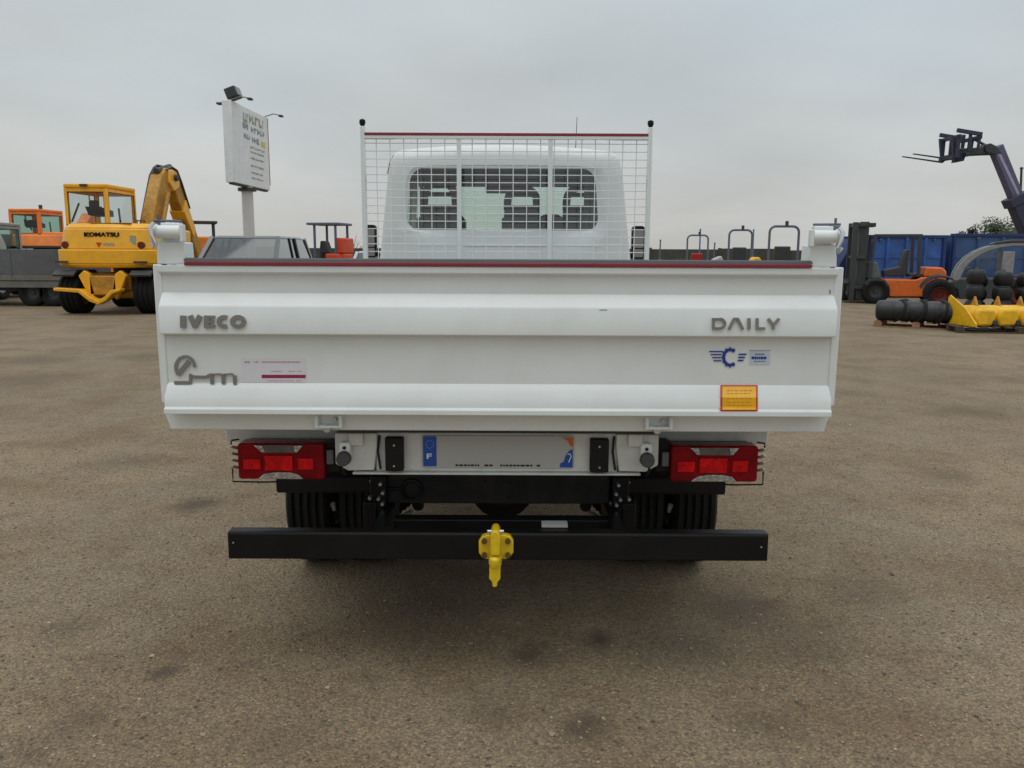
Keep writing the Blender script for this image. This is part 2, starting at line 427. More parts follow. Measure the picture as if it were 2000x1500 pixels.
    def ribbon(s, pts, w, y0, y1):
        """flat stroke in the x-z plane, from depth y0 to y1"""
        pts = [Vector((p[0], p[1])) for p in pts]; L = []; R_ = []
        for i, p in enumerate(pts):
            a = pts[max(0, i - 1)]; b = pts[min(len(pts) - 1, i + 1)]
            d = (b - a).normalized(); nn = Vector((-d.y, d.x)) * w / 2
            L.append(p + nn); R_.append(p - nn)
        for i in range(len(pts) - 1):
            s.prism([L[i], L[i + 1], R_[i + 1], R_[i]], y0, y1, 'y')
        return s
    def build(s, name, m, parent=None, smooth=False, bevel=0.0, seg=2, origin=None, angle=35):
        me = bpy.data.meshes.new(name)
        o = Vector(origin) if origin is not None else (Vector(parent['_o']) if parent is not None and '_o' in parent else Vector((0, 0, 0)))
        me.from_pydata([(v[0] - o.x, v[1] - o.y, v[2] - o.z) for v in s.v], [], s.f)
        bm = bmesh.new(); bm.from_mesh(me)
        bmesh.ops.recalc_face_normals(bm, faces=bm.faces)
        bm.to_mesh(me); bm.free()
        me.materials.append(MATS[m])
        if smooth or bevel:
            me.shade_smooth()
            me.set_sharp_from_angle(angle=rad(angle))
        ob = bpy.data.objects.new(name, me); col.objects.link(ob)
        if parent is not None:
            ob.parent = parent
            if '_o' in parent: ob['_o'] = parent['_o']
        if origin is not None and parent is None: ob.location = o
        if bevel:
            b = ob.modifiers.new('bevel', 'BEVEL'); b.width = bevel; b.segments = seg; b.limit_method = 'ANGLE'; b.angle_limit = rad(40)
            b.harden_normals = False
        return ob

def tag(o, label, cat, group=None, kind=None):
    if label: o['label'] = label
    if cat: o['category'] = cat
    if group: o['group'] = group
    if kind: o['kind'] = kind
    return o
def thing(name, label, cat, loc=(0, 0, 0), rz=0, group=None, world=False):
    o = bpy.data.objects.new(name, None); col.objects.link(o)
    o.empty_display_size = 0.2
    o.location = loc; o.rotation_euler = (0, 0, rz)
    if world: o['_o'] = tuple(loc)
    return tag(o, label, cat, group)
def copy_tree(o, parent=None):
    c = o.copy(); col.objects.link(c)
    if parent is not None: c.parent = parent
    for ch in list(o.children): copy_tree(ch, c)
    return c
def ink_part(mb, m, parent):
    o = mb.build('small_print', m, parent); o['kind'] = 'stuff'; return o
def text_mesh(txt, x0, x1, z0, z1, y0, y1, thick=0.0, shear=0.0, spacing=1.0):
    """lettering in the x-z plane facing -y, fitted to a rectangle"""
    cu = bpy.data.curves.new('lettering', 'FONT'); cu.body = txt; cu.size = 1; cu.extrude = 0.5
    cu.offset = thick; cu.shear = shear; cu.space_character = spacing; cu.resolution_u = 5
    ob = bpy.data.objects.new('lettering', cu); col.objects.link(ob)
    dg = bpy.context.evaluated_depsgraph_get()
    me = bpy.data.meshes.new_from_object(ob.evaluated_get(dg))
    vs = [v.co.copy() for v in me.vertices]; fs = [tuple(p.vertices) for p in me.polygons]
    bpy.data.objects.remove(ob); bpy.data.curves.remove(cu); bpy.data.meshes.remove(me)
    a0 = min(v.x for v in vs); a1 = max(v.x for v in vs); b0 = min(v.y for v in vs); b1 = max(v.y for v in vs)
    mb = MB()
    mb.add([(x0 + (v.x - a0) / (a1 - a0) * (x1 - x0), (y0 + y1) / 2 - v.z * abs(y1 - y0), z0 + (v.y - b0) / (b1 - b0) * (z1 - z0)) for v in vs], fs)
    return mb
def roundrect(x0, x1, z0, z1, r, n=6):
    pts = []
    for cx, cz, a in ((x1 - r, z1 - r, 0), (x0 + r, z1 - r, 90), (x0 + r, z0 + r, 180), (x1 - r, z0 + r, 270)):
        for i in range(n + 1):
            t = rad(a + 90 * i / n); pts.append((cx + r * math.cos(t), cz + r * math.sin(t)))
    return pts

def wheel(parent, c, r, w, tyre='tyre', rim='rim_steel', rr=0.55, grooves=4, n=32):
    """wheel > tyre, rim; axle along local x"""
    c = Vector(c)
    e = bpy.data.objects.new('wheel', None); col.objects.link(e); e.parent = parent; e.empty_display_size = 0.1
    if '_o' in parent:
        e.location = c - Vector(parent['_o'])
    else: e.location = c
    h = w / 2
    prof = [(-h * .8, r * rr), (-h, r * (rr + .12)), (-h, r * .88), (-h * .86, r * .975)]
    tread = np.linspace(-h * .8, h * .8, grooves * 2 + 2)
    for i in range(grooves * 2 + 1):
        a, b = tread[i], tread[i + 1]
        rad_ = r if i % 2 == 0 else r * .955
        g = (b - a) * (0.0 if i % 2 == 0 else 0.22)
        prof += [(a + g, rad_), (b - g, rad_)]
    prof += [(h * .86, r * .975), (h, r * .88), (h, r * (rr + .12)), (h * .8, r * rr)]
    MB().lathe(prof, (0, 0, 0), n).build('tyre', tyre, e, smooth=True, angle=40)
    q = r * rr
    rp = [(-h * .7, q), (-h * .72, q * .92), (-h * .35, q * .8), (-h * .25, q * .35), (-h * .4, q * .3), (-h * .4, 0.001), (h * .4, 0.001), (h * .4, q * .3), (h * .25, q * .35), (h * .35, q * .8), (h * .72, q * .92), (h * .7, q)]
    MB().lathe(rp, (0, 0, 0), 20).build('rim', rim, e, smooth=True)
    return e

# ================================================================== GROUND
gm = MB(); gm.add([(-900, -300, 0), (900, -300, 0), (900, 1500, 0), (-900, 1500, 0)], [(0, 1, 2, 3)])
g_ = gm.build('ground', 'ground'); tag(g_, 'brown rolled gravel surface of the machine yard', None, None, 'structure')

def pebbles():
    rng = np.random.default_rng(3)
    N = 34000
    y = 1.5 + 7.5 * rng.random(N) ** 1.5
    x = (rng.random(N) * 2 - 1) * (0.75 * y + 0.6)
    r = 0.0024 + 0.0044 * rng.random(N) ** 3 + 0.0055 * (rng.random(N) > 0.993)
    base = np.array([(1, 0, 0), (0, 1, 0), (-1, 0, 0), (0, -1, 0), (0, 0, 1), (0.7, 0.7, .45), (-.7, .7, .5), (-.7, -.7, .4), (.7, -.7, .55)], float)
    faces = np.array([(0, 5, 4), (5, 1, 4), (1, 6, 4), (6, 2, 4), (2, 7, 4), (7, 3, 4), (3, 8, 4), (8, 0, 4)])
    sc = r[:, None, None] * (0.65 + 0.7 * rng.random((N, 9, 3)))
    v = base[None] * sc
    t = rng.random(N) * 6.283; cs, sn = np.cos(t), np.sin(t)
    vx = v[:, :, 0] * cs[:, None] - v[:, :, 1] * sn[:, None] + x[:, None]
    vy = v[:, :, 0] * sn[:, None] + v[:, :, 1] * cs[:, None] + y[:, None]
    vz = v[:, :, 2] * 0.75 + 0.0005
    V = np.stack([vx, vy, vz], -1).reshape(-1, 3)
    Fc = (faces[None] + (np.arange(N) * 9)[:, None, None]).reshape(-1, 3)
    me = bpy.data.meshes.new('gravel')
    me.vertices.add(len(V)); me.vertices.foreach_set('co', V.ravel())
    me.loops.add(Fc.size); me.loops.foreach_set('vertex_index', Fc.ravel().astype(np.int32))
    me.polygons.add(len(Fc)); me.polygons.foreach_set('loop_start', (np.arange(len(Fc)) * 3).astype(np.int32))
    me.update(calc_edges=True); me.validate()
    me.materials.append(MATS['pebbles'])
    o = bpy.data.objects.new('gravel', me); col.objects.link(o)
    tag(o, 'loose brown and grey gravel strewn over the yard', None, None, 'stuff')
pebbles()

# ================================================================== TIPPER TRUCK
TY = 2.55                                   # rear face of the tailgate
XC = -0.044
AXLE = 3.80
FRONT_AXLE = 7.3
truck = thing('tipper_truck', 'white dropside tipper truck seen from behind with mesh headboard and yellow tow hitch', 'truck', (XC, AXLE, 0), world=True)
def Zt(py, Y=TY, px=970): return P(px, py, Y).z
def Xt(px, py, Y=TY): return P(px, py, Y).x
def sym(px_l, px_r, py, Y):
    """half width about the truck's centre line"""
    return (P(px_r, py, Y).x - P(px_l, py, Y).x) / 2

# ---- tailgate: pressed panel with two horizontal swages
prof_px = [(521, .020), (534, .020), (540, .0), (574, .0), (597, .030), (602, .035), (653, .035), (658, .0), (750, .0), (774, .031), (794, .033), (797, .041), (807, .041)]
prof = [(TY - d, Zt(y)) for y, d in prof_px]
HW = sym(313, 1624, 600, TY)
back = [(TY + .032, prof[-1][1]), (TY + .032, prof[0][1])]
tg = MB().prism(prof + back, XC - HW, XC + HW, 'x').build('tailgate', 'white_paint', truck, bevel=.0022, seg=2)
tg['label'] = 'white pressed steel tailgate with two horizontal swages'
HWo = sym(298, 1642, 560, TY)
for s_ in (-1, 1):
    a, b = XC + s_ * (HW - .004), XC + s_ * HWo
    MB().box((a, TY - .004, Zt(790)), (b, TY + .05, Zt(519))).build('end_frame', 'white_paint', tg, bevel=.004)
def surf_y(z):
    for (y0, z0), (y1, z1) in zip(prof, prof[1:]):
        if z1 <= z <= z0: return y0 + (y1 - y0) * (z0 - z) / max(1e-6, z0 - z1)
    return TY - .03
# rubber sealed top rail with a red band
HR = sym(361, 1580, 512, TY)
rail = MB().prism([(TY - .022, Zt(513)), (TY - .016, Zt(508)), (TY, Zt(506)), (TY + .03, Zt(506.5)), (TY + .036, Zt(513))], XC - HR, XC + HR, 'x').build('top_rail', 'grey_rubber', tg, smooth=True)
MB().box((XC - HR + .002, TY - .025, Zt(520.5)), (XC + HR - .002, TY + .035, Zt(513.3))).build('red_band', 'red_tape', tg, bevel=.002)
# lettering and badges
def badge_text(txt, px0, px1, py0, py1, thick, m='chrome', name='lettering'):
    ym = (py0 + py1) / 2
    y = surf_y(Zt(ym))
    x0, x1 = Xt(px0, ym, y), Xt(px1, ym, y)
    zc = P((px0 + px1) / 2, ym, y).z; hh = (P(970, py0, y).z - P(970, py1, y).z) / 2
    return text_mesh(txt, x0, x1, zc - hh, zc + hh, y - .009, y - .001, thick).build(name, m, tg, bevel=.0012, seg=1)
def stroke_letters(strokes, name, label, ym, wd, m='chrome'):
    """cast letters drawn as strokes: list of (polyline in photo pixels, width in pixels)"""
    y = surf_y(Zt(ym)); mb = MB()
    for i, (pts, w) in enumerate(strokes):
        q = [P(a, b, y) for a, b in pts]
        mb.ribbon([(v.x, v.z) for v in q], w * .001575, y - .008 - .0002 * (i % 4), y - .0005)
    o = mb.build(name, m, tg); o['label'] = label; o['kind'] = 'stuff'
def arcp(cx, cy, rx, ry, a0, a1, n=12): return [(cx + rx * math.cos(rad(a0 + (a1 - a0) * i / n)), cy - ry * math.sin(rad(a0 + (a1 - a0) * i / n))) for i in range(n + 1)]
stroke_letters([([(359, 616), (359, 640)], 11), ([(372.5, 616), (383, 639)], 9.5), ([(381, 639), (392, 616)], 9.5),
    ([(405, 616), (405, 640)], 10), ([(404, 619), (421, 619)], 6), ([(404, 628), (419, 628)], 5.5), ([(404, 637), (421, 637)], 6.5),
    (arcp(439, 628, 10.5, 9.3, 62, 298), 8), (arcp(466, 628, 11.5, 9.3, 0, 360, 20), 8)], 'lettering', 'chrome letters IVECO', 628, 8)
stroke_letters([([(1392.5, 621), (1392.5, 643)], 4.6), ([(1391, 641), (1406, 641)], 4.6), (arcp(1404, 631.5, 11, 9.6, -80, 80), 4.6), ([(1391, 622.5), (1406, 622.5)], 3.6),
    ([(1423, 643), (1433, 622)], 5), ([(1432, 622), (1441, 622)], 4), ([(1440, 622), (1450, 643)], 5), ([(1462, 621), (1462, 643)], 5.5),
    ([(1478, 621), (1478, 643)], 5), ([(1477, 641), (1493.5, 641)], 4.6), ([(1499.5, 622), (1510, 635)], 5), ([(1520.5, 622), (1509, 635)], 5), ([(1509.5, 633), (1509.5, 643)], 5)], 'lettering', 'chrome letters DAILY', 632, 5)
def on_gate(px, py, off):
    z = P(px, py, TY).z; y = surf_y(z) - off; return P(px, py, y)
# body builder's emblem: arc with a slanted stroke, dash and letter m
em = MB(); ye = TY - .0005
def pz(px, py): q = P(px, py, TY - .004); return (q.x, q.z)
arc = [pz(348, 732)] + [pz(362 + 18.5 * math.cos(rad(t)), 717 + 21 * -math.sin(rad(t))) for t in range(200, -1, -20)]
em.ribbon(arc, .0085, TY - .008, ye)
em.ribbon([pz(348, 732), pz(369, 706)], .014, TY - .0086, ye)
em.ribbon([pz(341, 747), pz(373, 747)], .0095, TY - .0082, ye)
em.ribbon([pz(372.5, 748), pz(372.5, 734)], .007, TY - .0084, ye)
em.ribbon([pz(370, 732), pz(379, 736), pz(402, 736.5), pz(411, 732)], .0095, TY - .0078, ye)
em.ribbon([pz(409, 731), pz(414, 736), pz(415, 749.5)], .0105, TY - .0084, ye)
em.ribbon([pz(412, 731), pz(431, 730), pz(436.5, 735)], .0045, TY - .008, ye)
em.ribbon([pz(436.5, 733), pz(437, 749.5)], .0105, TY - .0083, ye)
em.ribbon([pz(436, 731), pz(453, 730), pz(458.5, 735)], .0045, TY - .0076, ye)
em.ribbon([pz(458.5, 733), pz(459.5, 750.5)], .0105, TY - .0085, ye)
emo = em.build('emblem', 'chrome', tg); emo['kind'] = 'stuff'; emo['label'] = 'chrome emblem of an arc, a dash and a letter m'
def decal(px0, px1, py0, py1, off, m, name, parent=tg, n=10):
    rows = []
    for i in range(n + 1):
        py = py0 + (py1 - py0) * i / n
        rows.append([on_gate(px0 + (px1 - px0) * k / 4, py, off) for k in range(5)])
    back_ = [[v + Vector((0, .0006, 0)) for v in r] for r in rows]
    mb = MB().strip(rows)
    return mb.build(name, m, parent)
st = decal(472, 597, 700, 747, .0012, 'sticker_white', 'dealer_sticker')
st['label'] = 'white sticker with a crimson bar'
decal(511, 597, 732, 738.5, .002, 'ink_crimson', 'crimson_bar', st, 2)
rr_ = random.Random(5)
ink = MB()
def dash_line(mb, x0, x1, y0, y1, off, seg=3.2, gap=1.3, pf=on_gate):
    x = x0
    while x < x1:
        w = seg * (0.6 + rr_.random())
        if rr_.random() > .12:
            mb.strip([[pf(x, y0, off), pf(min(x1, x + w), y0, off)], [pf(x, y1, off), pf(min(x1, x + w), y1, off)]])
        x += w + gap
dash_line(ink, 478, 489, 706, 708.5, .002)
ink_part(ink, 'ink_grey', st)
ink = MB()
dash_line(ink, 496, 590, 706, 708.2, .002); dash_line(ink, 530, 590, 724.5, 726, .002); dash_line(ink, 522, 588, 743, 744.2, .002)
ink_part(ink, 'ink_pink', st)
st2 = decal(1464, 1504, 687, 713, .0012, 'pale_blue', 'workshop_sticker')
st2['label'] = 'pale blue and navy winged gear sticker'
lg = MB()
def pzs(px, py): q = P(px, py, TY - .003); return (q.x, q.z)
lg.ribbon([pzs(1426 + 12.5 * math.cos(rad(t)), 698 - 15 * math.sin(rad(t))) for t in range(48, 313, 12)], .0095, TY - .0036, TY - .0022)
for t in range(60, 330, 30):
    lg.ribbon([pzs(1426 + 12 * math.cos(rad(t)), 698 - 15 * math.sin(rad(t))), pzs(1426 + 17 * math.cos(rad(t)), 698 - 20 * math.sin(rad(t)))], .0042, TY - .0034, TY - .0022)
for i, (a, b) in enumerate(((1385.5, 1412), (1388, 1409), (1391, 1408), (1394, 1409))):
    lg.ribbon([pzs(a, 686.5 + i * 6), pzs(b, 686.5 + i * 6)], .0036, TY - .0034, TY - .0022)
for i, (a, b) in enumerate(((1443, 1458), (1442, 1455), (1441, 1452))):
    lg.ribbon([pzs(a, 692 + i * 6), pzs(b, 692 + i * 6)], .0045, TY - .0034, TY - .0022)
lg.build('winged_gear_logo', 'ink_navy', st2)
ink = MB(); dash_line(ink, 1468, 1497, 696.5, 701.5, .0026, 4, .8); ink_part(ink, 'ink_navy', st2)
ink = MB(); dash_line(ink, 1475, 1493, 691, 693, .0026, 3, .8); dash_line(ink, 1473, 1495, 705, 706.5, .0026, 2.5, 1.2)
ink.strip([[on_gate(1463, 684.5, .002), on_gate(1505, 684.5, .002)], [on_gate(1463, 685.3, .002), on_gate(1505, 685.3, .002)]])
ink_part(ink, 'ink_blue', st2)
sc1 = decal(1171, 1186, 604.6, 606.2, .0008, 'ink_grey', 'scratch'); sc2 = decal(1620, 1622.5, 566, 574, .0008, 'ink_grey', 'scratch')
wl_ = decal(1407, 1480, 752, 803, .0014, 'label_red', 'warning_label', n=24)
wl_['label'] = 'yellow warning label with an orange red edge'
decal(1411, 1476.5, 755, 800, .0024, 'label_yellow', 'warning_face', wl_, 24)
ink = MB()
for yy in (762, 768, 778, 785, 791): dash_line(ink, 1420, 1468, yy, yy + 1.2, .0034, 5, 3)
ink_part(ink, 'ink_orange', wl_)

# ---- corner posts with hinge barrels
for s_, (pa, pb) in ((-1, (301, 362)), (1, (1580, 1640))):
    y0 = TY + .0
    dy = 0 if s_ < 0 else 4
    X0, X1 = Xt(pa, 500), Xt(pb, 500)
    if X0 > X1: X0, X1 = X1, X0
    xin = X1 if s_ < 0 else X0; xout = X0 if s_ < 0 else X1
    w = abs(X1 - X0)
    post = MB().prism([(xout + s_ * -.004, Zt(518.5)), (xin, Zt(518.5)), (xin + s_ * .002, Zt(476)), (xout - s_ * .012, Zt(474)), (xout - s_ * .006, Zt(500))], TY + .004, TY + .075, 'y').build('corner_post', 'white_paint', truck, bevel=.004)
    zc = Zt(456 + dy)
    MB().cyl((xin - s_ * -.004, TY - .006, zc), (xout - s_ * .018, TY - .006, zc), .0205, n=24).build('hinge_barrel', 'white_paint', post, bevel=.003)
    MB().prism(roundrect(xin - .005, xin + .005, zc - .03, zc + .022, .003), TY - .024, TY + .003, 'y').build('hinge_cheek', 'white_paint', post, bevel=.002)
    # catch at the outer end
    xo = xout - s_ * .004
    k = MB()
    k.tube([(xo - s_ * .014, TY - .03, zc + .026), (xo - s_ * .006, TY - .04, zc + .012), (xo - s_ * .012, TY - .045, zc - .012), (xo - s_ * .022, TY - .045, zc - .034), (xo - s_ * .016, TY - .04, zc - .046), (xo - s_ * .005, TY - .035, zc - .034)], .0062, 8)
    k.build('catch_hook', 'zinc', post, smooth=True)
    MB().cyl((xo - s_ * .012, TY + .0, zc + .004), (xo + s_ * .006, TY + .0, zc + .004), .021, n=20).build('pivot_cap', 'white_paint', post, bevel=.004)
    zt = Zt(434 + dy * .3)
    r_ = MB()
    r_.cyl((xin + s_ * .018, TY + .03, zt), (xo + s_ * .012, TY + .03, zt + .001), .0038, n=8)
    r_.cyl((xo + s_ * -.004, TY + .03, zt), (xo - s_ * .004, TY + .03, zt + .02), .0042, n=8)
    r_.box((xo - s_ * .022, TY + .024, zt - .022), (xo + s_ * .0095, TY + .036, zt - .004))
    r_.build('locking_rod', 'rops_grey', post)
    MB().box((xin + s_ * .02, TY + .02, Zt(476)), (xo - s_ * .012, TY + .05, zt - .005)).build('rod_bracket', 'white_paint', post, bevel=.003)

# ---- bed: floor, sides, sill, underframe
HB = HW - .015
BED_F = 5.62                                 # front of the bed
zf = Zt(806) + .0
MB().box((XC - HB + .03, TY + .04, zf - .03), (XC + HB - .03, BED_F - .05, zf)).build('bed_floor', 'mid_grey', truck)
for s_ in (-1, 1):
    pr = [(XC + s_ * (HWo - .006), Zt(519)), (XC + s_ * (HWo - .04), Zt(519)), (XC + s_ * (HWo - .04), zf), (XC + s_ * (HWo - .006), zf), (XC + s_ * (HWo - .006), zf + .1), (XC + s_ * (HWo - .022), zf + .13), (XC + s_ * (HWo - .022), zf + .2), (XC + s_ * (HWo - .006), zf + .23)]
    MB().prism(pr, TY + .08, BED_F, 'y').build('side_panel', 'white_paint', truck, bevel=.003)
# sill under the tailgate with trapezoid ends
ys = TY + .03
sill = MB().prism([(Xt(322, 810, ys), Zt(809.5, ys)), (Xt(1619, 812, ys), Zt(809.5, ys)), (Xt(1610, 846, ys), Zt(842, ys)), (Xt(333, 838, ys), Zt(842, ys))], ys, ys + .06, 'y').build('rear_sill', 'white_paint', truck, bevel=.004)
# tailgate bottom locks
for c in (642, 1288):
    dy = 0 if c < 900 else 4
    lk = MB()
    for e in (-24, 23): lk.box((Xt(c + e - 3.5, 825), ys - .034, Zt(838)), (Xt(c + e + 3.5, 825), ys - .001, Zt(812)))
    lk.box((Xt(c - 21, 835), ys - .032, Zt(838)), (Xt(c + 20, 835), ys - .001, Zt(833)))
    lk = lk.build('lock_bracket', 'white_paint', sill, bevel=.002)
    MB().cyl((Xt(c - 4, 842), ys - .03, Zt(840)), (Xt(c - 4, 842), ys + .005, Zt(840)), .0125, n=16).build('lock_pin', 'zinc', lk, bevel=.002)
    MB().cyl((Xt(c + 9, 824), ys - .016, Zt(824)), (Xt(c + 9, 824), ys - .001, Zt(824)), .008, n=6).build('bolt', 'zinc', lk)
# underframe cross member in the shade
yu = 2.86
MB().box((Xt(440, 850, yu), yu, Zt(866, yu)), (Xt(1500, 850, yu), yu + .08, Zt(838, yu))).build('underframe', 'frame_white', truck, bevel=.006)
for s_ in (-1, 1):
    MB().box((XC + s_ * .36, yu + .09, zf - .16), (XC + s_ * .44, BED_F - .1, zf - .032)).build('subframe_rail', 'frame_white', truck)
# rear plate carrier
yp = 2.70
plate_beam = MB()
plate_beam.prism([(Xt(734, 880, yp), Zt(846, yp)), (Xt(1206, 880, yp), Zt(846, yp)), (Xt(1206, 880, yp), Zt(921, yp)), (Xt(734, 880, yp), Zt(921, yp))], yp, yp + .05, 'y')
plate_beam.box((Xt(690, 921, yp), yp - .02, Zt(925.5, yp)), (Xt(1250, 921, yp), yp + .05, Zt(921.3, yp)))
pb_ = plate_beam.build('rear_beam', 'frame_white', truck, bevel=.004)
for s_, c in ((-1, 678), (1, 1259)):
    inner = 735 if s_ < 0 else 1205
    outer = 656 if s_ < 0 else 1285
    b_ = MB()
    pa, pb = sorted((outer, inner))
    poly = [(outer, 846), (inner - s_ * 3, 846), (inner - s_ * 3, 872), (inner + s_ * 4, 918), (outer + s_ * -24, 919), (outer, 906)]
    b_.prism([(Xt(a, 880, yp), Zt(b, yp)) for a, b in poly], yp - .012, yp + .04, 'y')
    br = b_.build('side_bracket', 'frame_white', truck, bevel=.004)
    up0, up1 = sorted((c - s_ * 34, c - s_ * 6))
    MB().box((Xt(up0, 855, yp), yp - .03, Zt(868, yp)), (Xt(up1, 855, yp), yp - .0125, Zt(844, yp))).build('gusset', 'frame_white', br, bevel=.003)
    lug = MB().prism([(Xt(c - 11, 875, yp), Zt(893, yp)), (Xt(c - 11, 875, yp), Zt(866, yp)), (Xt(c - 8, 875, yp), Zt(860, yp)), (Xt(c + 8, 875, yp), Zt(860, yp)), (Xt(c + 11, 875, yp), Zt(866, yp)), (Xt(c + 11, 875, yp), Zt(893, yp))], yp - .045, yp - .014, 'y').build('lug', 'white_paint', br, bevel=.003)
    MB().cyl((Xt(c, 873, yp), yp - .047, Zt(870, yp)), (Xt(c, 873, yp), yp - .04, Zt(870, yp)), .006, n=12).build('bolt', 'chassis_steel', lug)
    so = MB().cyl((Xt(c, 888, yp), yp - .075, Zt(889, yp)), (Xt(c, 888, yp), yp - .046, Zt(889, yp)), .0225, .025, n=24).build('socket', 'grey_rubber', br, bevel=.003)
    MB().tube([(Xt(c - s_ * -4, 900, yp), yp - .06, Zt(900, yp)), (Xt(c - s_ * -2, 912, yp), yp - .058, Zt(913, yp)), (Xt(c, 925, yp), yp - .03, Zt(924, yp))], .004, 6).build('cable', 'black_plastic', br, smooth=True)
for a, b, y0, y1 in ((755, 790, 852, 917), (1151, 1187, 853, 918)):
    bl = MB().box((Xt(a, 885, yp), yp - .035, Zt(y1 - 1, yp)), (Xt(b, 885, yp), yp - .002, Zt(y0, yp))).build('rubber_block', 'black_plastic', pb_, bevel=.004)
    for yy in (y0 + 14, y1 - 11):
        MB().cyl((Xt((a + b) / 2, yy, yp), yp - .038, Zt(yy, yp)), (Xt((a + b) / 2, yy, yp), yp - .034, Zt(yy, yp)), .0035, n=8).build('bolt', 'zinc', bl)
for x in (742, 1199):
    MB().tube([(Xt(x, 850, yp), yp - .008, Zt(850, yp)), (Xt(x - 3, 880, yp), yp - .012, Zt(880, yp)), (Xt(x + 2, 918, yp), yp - .008, Zt(916, yp))], .004, 6).build('cable', 'chassis_steel', pb_, smooth=True)
# number plate without its number
plate = MB().prism(roundrect(Xt(825, 880, yp), Xt(1120, 880, yp), Zt(913, yp), Zt(850, yp), .008), yp - .008, yp - .0015, 'y').build('number_plate', 'plate_white', truck, bevel=.001)
plate['label'] = 'number plate with blue end bands and its number blanked out'
def pl(px, py): return (Xt(px, py, yp), Zt(py, yp))
bb = MB().prism(roundrect(pl(827, 880)[0], pl(853, 880)[0], pl(0, 910)[1], pl(0, 851.5)[1], .004), yp - .0095, yp - .0082, 'y').build('country_band', 'plate_blue', plate)
text_mesh('F', *[pl(834, 890)[0], pl(844, 890)[0], pl(0, 895)[1], pl(0, 885)[1]], yp - .0108, yp - .0098, .02).build('lettering', 'ink_white', bb)
stars = MB()
for i in range(12):
    q = pl(840 + 7.5 * math.cos(i * math.pi / 6), 867 + 7.5 * math.sin(i * math.pi / 6))
    stars.prism([(q[0] - .0008, q[1] - .0008), (q[0] + .0008, q[1] - .0008), (q[0] + .0008, q[1] + .0008), (q[0] - .0008, q[1] + .0008)], yp - .0106, yp - .0097, 'y')
stars.build('star_ring', 'ink_white', bb)
rb = MB().prism([pl(1093, 911), pl(1118, 911), pl(1118, 875), pl(1111, 879), pl(1105, 887), pl(1100, 901), pl(1094, 903)], yp - .0095, yp - .0082, 'y').build('region_band', 'plate_blue', plate)
MB().ribbon([pl(1108, 886), pl(1113, 884), pl(1115, 890), pl(1110, 901)], .003, yp - .0108, yp - .0097).build('region_mark', 'ink_white', rb)
MB().prism([pl(1097, 853), pl(1119, 853), pl(1119, 872), pl(1113, 868), pl(1108, 859)], yp - .0095, yp - .0082, 'y').build('region_crest', 'ink_orange', plate)
ink = MB(); rr_.seed(11)
dash_line(ink, 890, 1056, 906, 909.5, .009, 5, 1.8, pf=lambda a, b, o: Vector((Xt(a, b, yp), yp - o, Zt(b, yp))))
ink_part(ink, 'chassis_steel', plate)

